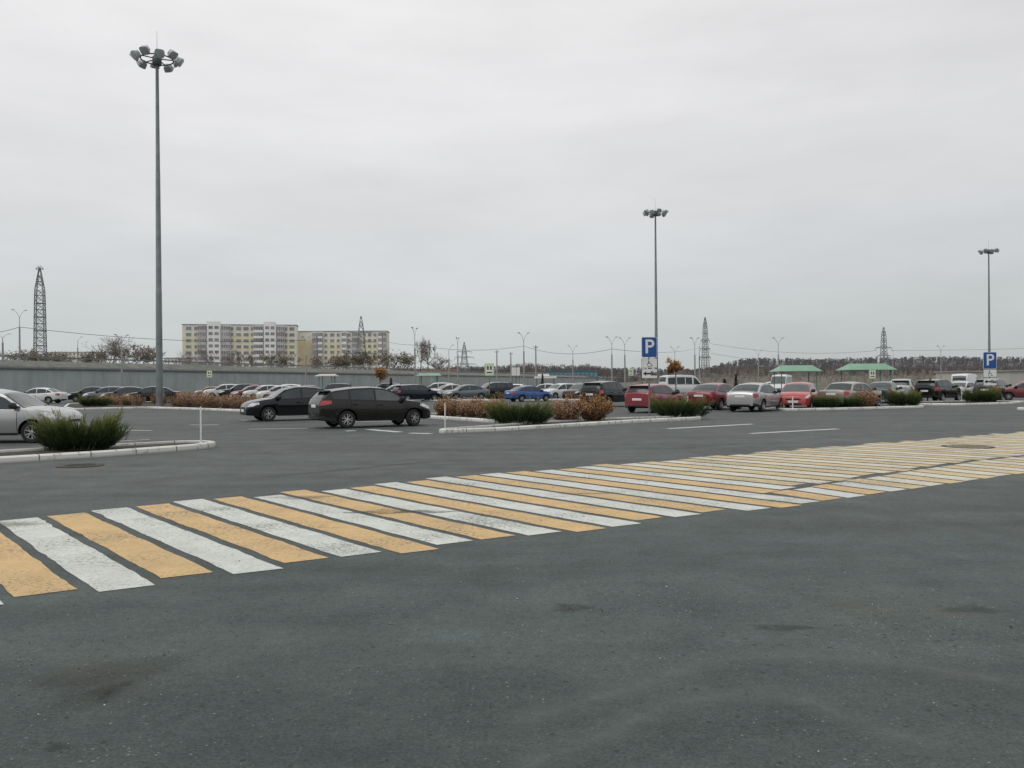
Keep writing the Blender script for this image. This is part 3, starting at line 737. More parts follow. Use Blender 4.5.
# ------------------------------------------------------------------ vehicles
def interp(pts, x):
    if x <= pts[0][0]: return pts[0][1]
    for (a, b), (c, d) in zip(pts, pts[1:]):
        if x <= c:
            return b + (d - b) * (x - a) / (c - a) if c > a else d
    return pts[-1][1]
KINDS = {
 'sedan': dict(L=4.45, W=1.75, r=.31, xf=1.33, xr=-1.24, sill=.22,
   deck=[(-2.225, .62), (-2.215, .86), (-2.17, .96), (-2.08, 1.01), (-1.6, 1.015), (-1.0, .97), (0, .93), (.85, .91), (1.08, .965), (1.5, .91), (1.9, .83), (2.08, .755), (2.18, .66), (2.225, .54)],
   roof=[(-1.78, 1.0), (-1.4, 1.22), (-1.05, 1.385), (-.7, 1.455), (-.3, 1.485), (.1, 1.48), (.4, 1.42), (.62, 1.335), (1.18, .94)],
   ws=(.50, 1.12), rw=(-1.72, -1.02), win=[(-1.45, -1.02), (-.97, -.12), (-.05, 1.05)], head=(1.72, .62, .80), tail=(-1.88, .72, .93), plate_r=.80, plate_f=.46, doors=[(-1.05, -.10), (-.08, .98)]),
 'hatch': dict(L=4.15, W=1.72, r=.30, xf=1.30, xr=-1.22, sill=.22,
   deck=[(-2.075, .55), (-2.065, .95), (-2.0, 1.02), (-1.0, .98), (0, .94), (.8, .92), (1.0, .975), (1.4, .93), (1.75, .86), (1.93, .79), (2.03, .69), (2.075, .54)],
   roof=[(-2.06, 1.0), (-1.93, 1.22), (-1.78, 1.39), (-1.5, 1.455), (-.6, 1.50), (0, 1.49), (.3, 1.43), (.52, 1.345), (1.12, .95)],
   ws=(.42, 1.05), rw=(-2.04, -1.74), win=[(-1.75, -1.12), (-1.06, -.18), (-.11, .98)], head=(1.56, .64, .84), tail=(-1.86, .78, 1.04), plate_r=.70, plate_f=.46, doors=[(-1.12, -.16), (-.14, .92)]),
 'estate': dict(L=4.42, W=1.77, r=.325, xf=1.42, xr=-1.22, sill=.25,
   deck=[(-2.21, .58), (-2.20, .92), (-2.12, 1.06), (-1.2, 1.03), (0, .98), (.9, .945), (1.12, 1.0), (1.5, .95), (1.9, .87), (2.08, .79), (2.17, .69), (2.21, .55)],
   roof=[(-2.16, 1.06), (-1.98, 1.24), (-1.80, 1.395), (-1.55, 1.44), (-.9, 1.515), (-.2, 1.535), (.25, 1.50), (.5, 1.43), (.68, 1.355), (1.25, .97)],
   ws=(.55, 1.18), rw=(-2.12, -1.80), win=[(-1.75, -1.12), (-1.06, -.14), (-.07, 1.10)], head=(1.68, .66, .86), tail=(-1.80, .86, 1.03), plate_r=.83, plate_f=.46, doors=[(-1.08, -.12), (-.10, 1.02)]),
 'suv': dict(L=4.40, W=1.82, r=.345, xf=1.36, xr=-1.28, sill=.30,
   deck=[(-2.20, .62), (-2.19, 1.0), (-2.12, 1.10), (-1.0, 1.08), (0, 1.05), (.8, 1.03), (1.02, 1.10), (1.5, 1.06), (1.9, .99), (2.07, .91), (2.16, .78), (2.20, .58)],
   roof=[(-2.14, 1.10), (-2.02, 1.34), (-1.9, 1.53), (-1.6, 1.60), (-.8, 1.66), (0, 1.65), (.3, 1.59), (.5, 1.50), (1.12, 1.06)],
   ws=(.42, 1.05), rw=(-2.11, -1.86), win=[(-1.82, -1.22), (-1.16, -.2), (-.13, .96)], head=(1.66, .76, .96), tail=(-1.92, .84, 1.10), plate_r=.82, plate_f=.52, doors=[(-1.14, -.18), (-.16, .92)]),
 'minibus': dict(L=5.50, W=1.97, r=.34, xf=1.85, xr=-1.45, sill=.30,
   deck=[(-2.75, .6), (-2.74, 1.1), (-2.70, 1.22), (0, 1.22), (1.6, 1.18), (1.95, 1.22), (2.3, 1.12), (2.55, 1.0), (2.68, .85), (2.75, .58)],
   roof=[(-2.73, 1.2), (-2.68, 1.9), (-2.55, 2.25), (-2.3, 2.33), (-.5, 2.37), (.9, 2.33), (1.15, 2.22), (1.35, 2.05), (2.08, 1.16)],
   ws=(1.25, 1.98), rw=(-2.72, -2.58), win=[(-2.5, -1.45), (-1.35, -.3), (-.2, .65), (.85, 1.85)], head=(2.3, .72, .95), tail=(-2.62, .85, 1.25), plate_r=.62, plate_f=.5, doors=[(.80, 1.75)]),
}
KINDS['van'] = dict(KINDS['minibus'], win=[(.85, 1.85)])
KINDS['old_sedan'] = dict(KINDS['sedan'],
   deck=[(-2.225, .55), (-2.215, .90), (-2.19, .955), (-2.1, .975), (-1.5, .98), (-1.0, .95), (0, .93), (1.0, .93), (1.15, .95), (1.6, .93), (2.05, .88), (2.17, .84), (2.20, .74), (2.225, .54)],
   roof=[(-1.55, .98), (-1.3, 1.18), (-1.08, 1.36), (-.8, 1.42), (-.2, 1.44), (.2, 1.42), (.45, 1.36), (1.05, .94)], ws=(.46, 1.0), rw=(-1.5, -1.08))

class Car:
    def __init__(s, kind):
        s.__dict__.update(KINDS[kind]); s.kind = kind
        s.Ra = s.r + .065
        s.van = kind in ('minibus', 'van')
        s.c = .05
    def w(s, x):
        h = s.L / 2; k = .55 if x < 0 else .85
        if s.van: k *= .55
        t = max(0, (abs(x) - (h - k)) / k)
        return s.W / 2 * (1 - (.22 if x < 0 else .30) * t ** 2.6)
    def D(s, x): return interp(s.deck, x)
    def G(s, x):
        if x < s.roof[0][0] or x > s.roof[-1][0]: return 0.0
        return max(0.0, interp(s.roof, x) - s.c - s.D(x))
    MULT = [(0, .93), (.12, .955), (.3, .985), (.5, 1.0), (.68, 1.0), (.80, .99), (.90, .968), (1.0, .925)]
    def zb(s, x):
        z = s.sill
        e = s.L / 2 - abs(x)
        if e < .5: z += (.5 - e) * (.10 if x > 0 else .22)
        for c in (s.xf, s.xr):
            d = abs(x - c)
            if d < s.Ra: z = max(z, s.r + math.sqrt(max(0, s.Ra ** 2 - d * d)))
        return z
    def sy(s, x, z):                        # half-width of the lower body
        t = (z - .2) / max(.05, s.D(x) - .2)
        return s.w(x) * interp(s.MULT, max(0, min(1, t)))
    def gy(s, x, z):                        # half-width of the greenhouse
        h = max(0, z - s.D(x)); tum = .09 if s.van else .34
        return s.w(x) * .905 - h * tum
    def stations(s):
        h = s.L / 2; xs = set()
        n = int(s.L / .075)
        for k in range(n + 1): xs.add(round(-h + s.L * k / n, 4))
        for e in (.006, .015, .03, .05, .09): xs.add(round(-h + e, 4)); xs.add(round(h - e, 4))
        for c in (s.xf, s.xr):
            for k in range(17): xs.add(round(c + s.Ra * math.cos(PI * k / 16) * .9999, 4))
            xs.add(round(c + s.Ra * 1.002, 4)); xs.add(round(c - s.Ra * 1.002, 4))
        for p, _ in s.deck + s.roof: xs.add(round(p, 4))
        return sorted(x for x in xs if -h <= x <= h)
    def section(s, x):
        zb, D, G = s.zb(x), s.D(x), s.G(x)
        pts = []
        for k in range(11):
            z = zb + (D - zb) * k / 10; pts.append((s.sy(x, z), z))
        for k in range(6):
            z = D + G * k / 5; y = s.gy(x, z)
            if k == 5 and G > .1: y -= .02
            pts.append((y, z))
        yt, zt = pts[-1]
        cc = s.c + (.03 if G > .2 else 0)
        for k in range(1, 7):
            u = 1 - k / 6; pts.append((yt * u, zt + s.c * (1 - u * u * (1 if G > .2 else .9))))
        return pts
    def top(s, x, y):
        z = s.D(x) + s.G(x); yt = s.gy(x, z)
        return z + s.c * (1 - (y / yt) ** 2)
    def body(s, parent, mat):
        mb = MB(); rows = []
        for x in s.stations():
            pts = s.section(x)
            full = [(-y, z) for y, z in pts] + [(y, z) for y, z in reversed(pts[:-1])]
            rows.append([mb.vert((x, y, z)) for y, z in full])
        m = len(rows[0])
        for a, b in zip(rows, rows[1:]):
            for k in range(m - 1): mb.face((a[k], a[k + 1], b[k + 1], b[k]))
        mb.face(rows[0]); mb.face(list(reversed(rows[-1])))
        o = mb.build('body', [mat], parent, smooth=32, fixn=True)
        # re-normalise outward: recalc may flip an open shell
        me = o.data
        roofpoly = max(me.polygons, key=lambda p: p.center.z)
        if roofpoly.normal.z < 0: me.flip_normals()
        return o

def side_patch(c, x0, x1, zlo, zhi, off, side, green=False, n=None, nz=5):
    """sheet lying on the flank between x0..x1; zlo/zhi are functions of x"""
    mb = MB(); n = n or max(4, int((x1 - x0) / .06)); rows = []
    for k in range(n + 1):
        x = x0 + (x1 - x0) * k / n
        a, b = zlo(x), zhi(x)
        if b - a < .006: b = a + .006
        row = []
        for j in range(nz + 1):
            z = a + (b - a) * j / nz
            y = (c.gy(x, z) if green else c.sy(x, z)) + off
            row.append(mb.vert((x, y * side, z)))
        rows.append(row)
    for a, b in zip(rows, rows[1:]):
        for j in range(nz):
            q = (a[j], b[j], b[j + 1], a[j + 1])
            mb.face(q if side > 0 else q[::-1])
    # outward normals
    return mb

def make_wheel(parent, c, x, side, spoke=5):
    r, w = c.r, .205
    y0 = side * (c.W / 2 - .015)
    mb = MB(); s = side
    prof = [(r * .62, -w / 2), (r * .9, -w / 2), (r * .98, -w * .38), (r, -w * .2), (r, w * .2), (r * .98, w * .38), (r * .9, w / 2), (r * .62, w / 2), (r * .62, -w / 2)]
    mb.lathe(prof[:-1], 36, 'Y', closed=True)
    t = mb.build('wheel', M['rubber'], parent, smooth=40, fixn=True); t.location = (x, y0 - s * w / 2, r)
    rb = MB(); rb.cur = 0
    R1 = r * .65
    rb.lathe([(R1, -w * .45), (R1, w * .49), (R1 * .93, w * .50), (R1 * .90, w * .40), (R1 * .88, -w * .45)], 36, 'Y', closed=True)
    rb.cur = 1; rb.lathe([(R1 * .9, -w * .12), (R1 * .9, -w * .10)], 24, 'Y'); rb.cur = 0
    rb.lathe([(R1 * .24, w * .1), (R1 * .24, w * .40), (R1 * .12, w * .44)], 14, 'Y')
    for k in range(spoke):
        a = 2 * PI * k / spoke
        for da in ((-.17, .17) if spoke <= 6 else (0,)):
            d0 = Vector((math.cos(a + da * .6), 0, math.sin(a + da * .6))); d1 = Vector((math.cos(a + da * 1.5), 0, math.sin(a + da * 1.5)))
            p0, p1 = d0 * R1 * .2, d1 * R1 * .92
            mid = (p0 + p1) / 2; ang = math.atan2((p1 - p0).z, (p1 - p0).x)
            rb.box((mid.x, w * .36, mid.z), ((p1 - p0).length, .025, R1 * .13), Matrix.Rotation(-ang, 3, 'Y'))
    if s < 0:
        rb.v = [(v[0], -v[1], v[2]) for v in rb.v]
    rim = rb.build('rim', [M['alloy'], M['under']], t, fixn=True)
    return t

PROTO = {}
def make_car(kind, name):
    c = Car(kind); h = c.L / 2
    t = empty(name, (0, 0, 0))
    col = PAINT_DEFAULT
    c.body(t, col)
    # dark floor and wheel wells
    mb = MB(); wi = c.W / 2 - .27
    mb.box((0, 0, (c.sill + .03 + .72) / 2), (c.L - .5, wi * 2, .72 - c.sill - .03))
    mb.box(((c.xf + c.xr) / 2, 0, c.sill + .06), (c.xf - c.xr - 2 * c.Ra - .02, c.W - .14, .08))
    mb.build('underbody', M['under'], t)
    for s in (1, -1):
        for (a, b) in c.win:
            lo = lambda x: c.D(x) + .035
            def hi(x): return c.D(x) + c.G(x) - (.06 if not c.van else .22)
            if c.van: lo = lambda x: c.D(x) + .10
            # trim the ends where the roofline leaves no room
            xs = [a + (b - a) * k / 60 for k in range(61)]
            ok = [x for x in xs if hi(x) - lo(x) > .012]
            if not ok: continue
            side_patch(c, min(ok), max(ok), lo, hi, .006, s, True).build('side_window', M['windscreen' if kind == 'estate' and b == c.win[-1][1] else 'glass'], t, smooth=60)  # estate's front pane paler: light seen through it put into the colour
        for (a, b) in c.doors:
            lo = lambda x: max(c.sill + .07, c.zb(x) + .035); hi = lambda x: c.D(x) - .012
            g = side_patch(c, a - .006, b + .006, lambda x: lo(x) - .006, hi, .0025, s)
            dr = side_patch(c, a + .006, b - .006, lo, hi, .006, s).build('door', col, t, smooth=60)
            g.build('door_gap', M['under'], dr)
            hx = a + .14; hz = c.D(hx) - .14
            mb = MB(); mb.box((hx + .02, s * (c.sy(hx, hz) + .02), hz), (.17, .028, .03)); mb.build('door_handle', col, dr)
        wa, wb = c.win[0][0], c.win[-1][1]
        side_patch(c, wa, min(wb, c.ws[1] - .05), lambda x: c.D(x) + .004, lambda x: c.D(x) + .030, .008, s, True, nz=1).build('window_trim', M['blackplastic'], t)
        # lamps
        x0, z0, z1 = c.head
        hp = side_patch(c, x0, h - .015, lambda x: z0 + (z1 - z0) * .55 * (1 - sm(x0, h - .15, x)), lambda x: min(z1, c.D(x) - .025), .007, s, n=16)
        hp.build('headlight', M['headlamp'], t, smooth=60)
        xt, z0t, z1t = c.tail
        tp = side_patch(c, -h + .008, xt, lambda x: z0t + .05 * sm(-h + .1, xt, x), lambda x: min(z1t, c.D(x) - .02), .007, s, n=14)
        tp.build('taillight', M['taillamp'], t, smooth=60)
        # mirror
        mx = c.ws[1] - .22; mz = c.D(mx) + .07
        mb = MB(); y = c.gy(mx, mz)
        mb.lathe([(.02, -.11), (.075, -.09), (.09, 0), (.075, .09), (.02, .11)], 10, 'Y', (mx, s * (y + .13), mz + .03))
        mb.box((mx, s * (y + .03), mz - .02), (.06, .1, .04))
        mb.build('mirror', M['blackplastic'], t, smooth=50)
    # windscreens
    def screen(x0, x1, name, m, mat):
        mb = MB(); rows = []; n = 14
        fwd = 1 if name == 'windscreen' else -1
        for k in range(n + 1):
            x = x0 + (x1 - x0) * k / n
            z = c.D(x) + c.G(x); yt = c.gy(x, z) - m
            row = []
            for j in range(9):
                y = yt * (j / 4 - 1)
                row.append(mb.vert((x + fwd * .012, y, c.top(x, y) + .010)))
            rows.append(row)
        for a, b in zip(rows, rows[1:]):
            for j in range(8): mb.face((a[j], b[j], b[j + 1], a[j + 1]))
        mb.build(name, mat, t, smooth=60)
    screen(c.ws[0], c.ws[1], 'windscreen', .06, M['windscreen'])
    screen(c.rw[0] + .02, c.rw[1] - .02, 'rear_window', .09, M['glass'])
    # plates, grille, bumper trim
    wy = .52
    mb = MB(); mb.box((h + .014, 0, c.plate_f), (.02, wy, .115)); mb.build('number_plate', M['plate'], t)
    xr = -h
    if c.plate_r > c.D(-h): xr = -h + .012
    mb = MB(); mb.box((xr - .016, 0, c.plate_r), (.02, wy, .115)); mb.build('number_plate', M['plate'], t)
    mb = MB(); zg = c.head[1] - .02
    gx = h - .004
    mb.box((gx - .012, 0, zg - .035), (.05, c.w(h) * 1.25, .07)); mb.box((gx - .004, 0, c.plate_f - .14), (.03, c.w(h) * 1.45, .09))
    mb.build('grille', M['blackplastic'], t)
    for s in (1, -1):
        side_patch(c, -h + .01, c.xr - c.Ra - .01, lambda x: c.zb(x), lambda x: c.zb(x) + .13, .004, s).build('bumper_trim', M['blackplastic'], t)
        side_patch(c, c.xr + c.Ra + .01, c.xf - c.Ra - .01, lambda x: c.sill + .002, lambda x: c.sill + .06, .004, s).build('sill_trim', M['blackplastic'], t)
    mb = MB(); mb.box((-h - .002, 0, c.zb(-h) + .03), (.02, c.w(h) * 1.7, .07)); mb.build('rear_valance', M['blackplastic'], t)
    if kind in ('estate', 'suv', 'hatch'):
        xs_ = c.rw[1] - .03; zs_ = c.top(xs_, 0); ys_ = c.gy(xs_, zs_ - c.c)
        mb = MB(); mb.box((xs_ - .06, 0, zs_ + .005), (.26, ys_ * 1.75, .035), Matrix.Rotation(R(-4), 3, 'Y')); mb.build('spoiler', M['blackplastic'] if kind == 'estate' else col, t)
    for x in (c.xf, c.xr):
        for s in (1, -1): make_wheel(t, c, x, s)
    return t
PAINT_DEFAULT = paint('default', (0.3, 0.3, 0.3))
def repaint(o, m, kinds=('body', 'door', 'door_handle', 'spoiler')):
    for ch in o.children:
        b = ch.name.split('.')[0]
        if b in kinds:
            if ch.material_slots[0].material == M['blackplastic']: continue
            ch.material_slots[0].link = 'OBJECT'; ch.material_slots[0].material = m
        repaint(ch, m, kinds)
PC = dict(
    silver=((.40, .41, .41), .5), white=((.66, .67, .67), 0.0), offwhite=((.56, .56, .53), 0.0), black=((.010, .011, .013), .2), graphite=((.016, .015, .0145), .2),
    darkgrey=((.06, .062, .066), .4), grey=((.17, .18, .185), .5), red=((.23, .018, .030), .1), darkred=((.16, .018, .026), .2), brightred=((.42, .040, .032), .0),
    blue=((.03, .10, .30), .15), navy=((.012, .015, .03), .3), beige=((.33, .315, .265), .45), tan=((.42, .27, .16), .1), teal=((.03, .055, .06), .4), slate=((.14, .17, .19), .5))
USED = set()
def car(kind, colour, px, dist, head, label, cat='car', group=None, s=1.0, far=False, extra=None, name=None):
    if kind not in PROTO: PROTO[kind] = make_car(kind, {'minibus': 'minibus', 'van': 'delivery_van'}.get(kind, 'parked_car'))
    if kind not in USED and not far:
        o = PROTO[kind]; USED.add(kind)
    else:
        o = copy_tree(PROTO[kind], None, ('door', 'sill_trim') if far else ())
    o.location = (X(px, dist), dist, 0.0); o.rotation_euler = (0, 0, R(head)); o.scale = (s, s, s)
    tag(o, label, cat, group or 'cars standing in the car park')
    c_, mt = PC[colour]; repaint(o, paint(colour, c_, mt))
    return o

# nearest vehicles (heading: 0 = to the right, 90 = away, 180 = left, -90 = towards the camera)
car('hatch', 'silver', -1, 23.6, 3, 'silver hatchback at the left edge behind the large juniper, cut off by the frame')
car('hatch', 'white', -14, 28.0, 3, 'white car mostly hidden behind the silver hatchback at the left edge', s=.98)
est = car('estate', 'graphite', 370.5, 30.6, 30, 'dark grey-brown estate car seen from its rear corner, alloy wheels, red rear lamp', s=.955)
car('sedan', 'black', 295, 36.8, 209, 'black saloon facing left, partly hidden behind the dark estate car')
for ch in est.children:
    if ch.name.startswith('wheel') and ch.location.x > 0: ch.rotation_euler.z = R(20)
# red-to-beige row, middle right
car('hatch', 'red', 655, 43.6, 54, 'red five-door hatchback parked just behind the post of the blue parking sign', s=.98)
car('sedan', 'darkred', 716, 46.8, 52, 'dark red saloon between the red hatchback and the silver saloon')
car('sedan', 'silver', 756, 44.0, 53, 'silver saloon seen from behind, between the dark red saloon and the bright red car')
car('hatch', 'brightred', 798, 46.2, -116, 'bright red hatchback facing the camera beside the silver saloon')
car('old_sedan', 'beige', 851, 47.0, 42, 'beige-silver saloon with red rear lamps behind the two small junipers and tan shrub', s=1.04)
car('suv', 'black', 608, 53.6, 52, 'black crossover with red rear lamps behind the rust-orange shrub', s=.99)
car('sedan', 'teal', 884, 58.5, 55, 'dark teal saloon just right of the beige-silver saloon, mostly hidden', far=True)
car('suv', 'silver', 902, 64.0, 62, 'pale silver crossover between the beige saloon and the black crossover on the right', far=True)
car('suv', 'black', 938, 59.5, 40, 'black crossover directly behind the walking person', s=.98)
car('suv', 'darkgrey', 993, 62.5, 46, 'dark grey crossover with silver roof behind the right-hand parking sign', far=False)
car('sedan', 'white', 962, 74.0, -140, 'small white saloon facing the camera before the white van', far=True, s=.95)
car('hatch', 'darkred', 1029, 61.5, 150, 'dark red hatchback cut off by the right edge of the frame', far=False)
car('van', 'white', 966, 84.0, 48, 'plain white panel van between the black and the dark grey crossovers', 'van', 'vans standing in the car park', s=.92)
car('minibus', 'white', 683, 93.0, 22, 'white minibus with dark side windows behind the red hatchback and dark red saloon', 'minibus', 'vans standing in the car park', s=.98)
car('minibus', 'white', 781, 96.0, -118, 'white minibus facing the camera under the left of the two green shelters on the right', 'minibus', 'vans standing in the car park', s=.98, far=True)
car('sedan', 'white', 770, 101.0, 185, 'small white saloon half hidden by the minibus under the green shelter', far=True)
# middle distance
car('sedan', 'blue', 529, 69.5, 29, 'blue saloon standing alone in front of the parked rows, facing right', s=.90)
car('hatch', 'white', 560, 80.0, -142, 'white hatchback facing the camera to the right of the blue saloon', far=True)
car('sedan', 'black', 582, 75.0, -128, 'black saloon beside the white hatchback, facing the camera', far=True)
car('estate', 'darkgrey', 578, 92.0, 178, 'dark estate car showing only its roof behind the black saloon and white hatchback', far=True)
car('sedan', 'white', 545, 86.0, 172, 'white saloon directly behind the blue saloon', far=True)
car('old_sedan', 'white', 514, 95.0, 165, 'small white saloon just left of the blue saloon, farther back', far=True)
car('suv', 'navy', 492, 82.0, 207, 'dark navy crossover with pale windscreen behind the pedestrian crossing sign', far=True)
car('sedan', 'slate', 466, 79.0, 204, 'slate-grey saloon facing left, left of the dark navy crossover', far=True, s=.97)
car('sedan', 'offwhite', 449, 84.0, 204, 'off-white saloon half hidden behind the slate-grey saloon', far=True)
car('suv', 'white', 436, 92.0, 190, 'white crossover under the small green shelter left of centre', far=True)
car('hatch', 'navy', 417, 73.5, 30, 'dark navy hatchback right behind the bonnet of the dark estate car', far=True)
car('sedan', 'white', 396, 84.0, 196, 'white saloon showing over the bonnet of the dark estate car', far=True)
car('hatch', 'darkred', 404, 86.0, 200, 'dark red hatchback squeezed between the white saloon and the dark navy hatchback', far=True)
car('suv', 'darkgrey', 384, 97.0, 190, 'dark grey crossover under the round orange tree left of centre', far=True)
car('sedan', 'slate', 306, 90.0, 192, 'slate saloon whose roof shows above the black saloon', far=True)
car('suv', 'darkgrey', 333, 93.0, 192, 'dark grey crossover under the pale pinkish shelter', far=True)
# left distance, parked below the wall
car('suv', 'white', 224, 92.0, 205, 'white crossover at the left end of the row by the wall', far=True)
car('suv', 'black', 240, 88.0, 205, 'black crossover second from left in the row by the wall', far=True)
car('hatch', 'darkred', 252, 85.5, 212, 'dark red hatchback between the black and the white crossover by the wall', far=True)
car('suv', 'white', 264, 84.0, 212, 'white boxy crossover next to the dark red hatchback by the wall', far=True, s=.92)
car('sedan', 'white', 280, 80.0, 203, 'white saloon over the bonnet of the black saloon', far=True)
car('estate', 'white', 286, 97.0, 180, 'white estate car behind the white saloon by the wall', far=True, s=1.05)
car('hatch', 'tan', 209, 112.0, 205, 'small sandy-orange hatchback alone at the foot of the wall', far=True, s=.9)
car('sedan', 'black', 152, 71.0, 200, 'black saloon behind the near floodlight mast, last of the four dark cars', far=True)
car('sedan', 'darkgrey', 127, 75.0, 203, 'dark grey saloon second of the four by the mast, beside the black one', far=True)
car('hatch', 'slate', 107, 78.5, 205, 'blue-grey hatchback third from the mast in the row of four', far=True)
car('sedan', 'graphite', 91, 82.0, 207, 'brownish black saloon farthest from the mast in the row of four', far=True)
car('sedan', 'white', 40, 76.0, 180, 'clean white saloon facing left at the far left below the wall', s=.97)
for k_, o_ in PROTO.items():
    if k_ not in USED:
        def _rm(o):
            for ch in list(o.children): _rm(ch)
            bpy.data.objects.remove(o)
        _rm(o_)
# ------------------------------------------------------------------ floodlight masts
def make_mast():
    t = empty('floodlight_mast', (0, 0, 0)); H = 24.2
    mb = MB(); mb.tube([(0, 0, 0), (0, 0, 8), (0, 0, 8.02), (0, 0, 16), (0, 0, 16.02), (0, 0, H)], [.235, .195, .187, .15, .142, .10], 12)
    mb.build('pole', M['galv'], t, smooth=40)
    mb = MB(); mb.lathe([(.42, 0), (.42, .05), (.3, .06), (.28, .35)], 16, 'Z')
    mb.box((.26, -.0, 1.0), (.06, .22, .6)); mb.build('base_flange', M['galv'], t, smooth=40)
    mb = MB(); Rr = 1.05
    ring = [(Rr * math.cos(2 * PI * k / 24), Rr * math.sin(2 * PI * k / 24), H - .35) for k in range(25)]
    mb.tube(ring, .045, 6)
    for k in range(5):
        a = 2 * PI * k / 5 + .2; mb.tube([(0, 0, H - .3), (Rr * math.cos(a), Rr * math.sin(a), H - .35)], .04, 6)
    mb.lathe([(.26, H - .75), (.30, H - .7), (.30, H - .2), (.18, H - .05)], 12, 'Z')
    mb.build('ring_frame', M['darksteel'], t, smooth=40)
    mb = MB(); mb.tube([(0, 0, H - .1), (0, 0, H + 1.6)], [.018, .008], 5); mb.build('lightning_rod', M['galv'], t)
    n = 10
    for k in range(n):
        a = 2 * PI * k / n + .18
        if k == 0:
            mb = MB()          # casing: ribbed box narrowing to the back, local +x points outwards
            ps = [(-.30, .16, .12), (-.26, .22, .18), (-.12, .30, .27), (.14, .35, .33), (.18, .36, .34)]
            rows = []
            for (x, hy, hz) in ps: rows.append([mb.vert((x, hy * math.copysign(abs(math.cos(q_)) ** .55, math.cos(q_)), hz * math.copysign(abs(math.sin(q_)) ** .55, math.sin(q_)))) for q_ in [2 * PI * (j_ + .5) / 16 for j_ in range(16)]])
            for r0, r1 in zip(rows, rows[1:]):
                for j in range(16): mb.face((r0[j], r0[(j + 1) % 16], r1[(j + 1) % 16], r1[j]))
            mb.face(rows[0][::-1]); mb.face(rows[-1])
            for q in range(-2, 3): mb.box((-.14, q * .1, .0), (.16, .015, .46))
            mb.box((-.02, .38, 0), (.05, .02, .12)); mb.box((-.02, -.38, 0), (.05, .02, .12)); mb.box((-.30, 0, 0), (.14, .10, .1))
            first = mb.build('floodlight', M['floodgrey'], t)
            mb = MB(); mb.lathe([(.29, .182), (.27, .20), (.05, .21)], 16, 'Z'); mb.v = [(v[2], v[0], v[1]) for v in mb.v]; mb.build('lens', M['floodlens'], first); f = first
        else:
            f = copy_tree(first, t)
        f.location = ((Rr + .38) * math.cos(a), (Rr + .38) * math.sin(a), H - .35 + (.12 if k % 2 else -.05))
        f.scale = (.88, .88, .88); f.rotation_euler = (0, R(50 if k % 2 else 34), a)
    return t
mast = make_mast()
for px, d, rz, lab in ((159.5, 57.5, 0, 'tall grey floodlight mast on the left with a ring of lamps at its top'),
                       (656.5, 111, .3, 'tall floodlight mast in the middle, rising behind the blue parking sign'),
                       (989.5, 146, .55, 'slender far floodlight mast at the right edge, above the right-hand parking sign')):
    o = mast if px < 200 else copy_tree(mast)
    o.location = (X(px, d), d, 0); o.rotation_euler.z = rz
    tag(o, lab, 'floodlight mast', 'floodlight masts over the car park')

# ------------------------------------------------------------------ street lamps
def make_lamp(double):
    t = empty('street_lamp', (0, 0, 0))
    mb = MB(); mb.tube([(0, 0, -.3), (0, 0, 6.6)], [.16, .12], 10); mb.build('pole', M['concrete'], t, smooth=40)
    mb = MB(); mb.tube([(0, 0, 6.5), (0, 0, 8.5)], [.065, .055], 8)
    for s in ((-1, 1) if double else (1,)): mb.tube([(0, 0, 8.3), (s * .22, 0, 8.9), (s * .62, 0, 9.5), (s * .75, 0, 9.58)], .034, 6)
    mb.build('bracket', M['lampsteel'], t, smooth=40)
    for s in ((-1, 1) if double else (1,)):
        mb = MB(); rot = Matrix.Rotation(R(-18 * s), 3, 'Y')
        mb.box((s * .98, 0, 9.68), (.46, .20, .08), rot); mb.box((s * .86, 0, 9.69), (.24, .17, .15), rot)
        mb.build('lamp_head', M['lampsteel'], t)
    return t
LP = {True: make_lamp(True), False: make_lamp(False)}; lamp_used = set()
lamps = [(3, 106, 334, True, 0, 'street lamp at the extreme left edge, standing before the grey wall'),
 (20, 125, 310, True, .6, 'taller street lamp left of the left lattice pylon'),
 (78, 175, 337, False, 0, 'single-armed street lamp right of the left lattice pylon'),
 (122, 116, 335, True, .9, 'street lamp before the wall and the leafless trees, left of the near mast'),
 (306, 150, 337, True, 1.2, 'street lamp before the yellow blank end of the second apartment block'),
 (415, 170, 328, True, 1.3, 'street lamp between the shrubs right of the second apartment block and a bare tree'),
 (449, 190, 345, False, .4, 'short single-armed street lamp under the small lattice pylon left of centre'),
 (458, 200, 338, True, 1.4, 'street lamp immediately left of the small distant lattice pylon'),
 (524, 190, 333, True, .5, 'street lamp above the blue saloon'),
 (573, 205, 346, True, .2, 'street lamp before the long teal building'),
 (612, 150, 337, True, .3, 'left one of the lamp pair left of the middle floodlight mast'),
 (625, 165, 338, True, .2, 'right one of the lamp pair left of the middle floodlight mast'),
 (675, 190, 347, True, .3, 'street lamp right behind the round orange tree by the minibus'),
 (695, 160, 338, True, .6, 'thicker lamp of the pair beside the thin lattice pylon right of centre'),
 (699.5, 175, 340, False, 0, 'single-armed lamp of the pair beside the thin lattice pylon right of centre'),
 (758.5, 200, 350, True, .1, 'short street lamp halfway between the thin pylon and the left green shelter'),
 (778.5, 165, 338, True, .2, 'street lamp rising behind the left green shelter'),
 (941, 185, 346, True, .3, 'street lamp above the walking person'),
 (893, 230, 351, False, 1.0, 'dark street lamp close to the right of the right-hand lattice pylon')]
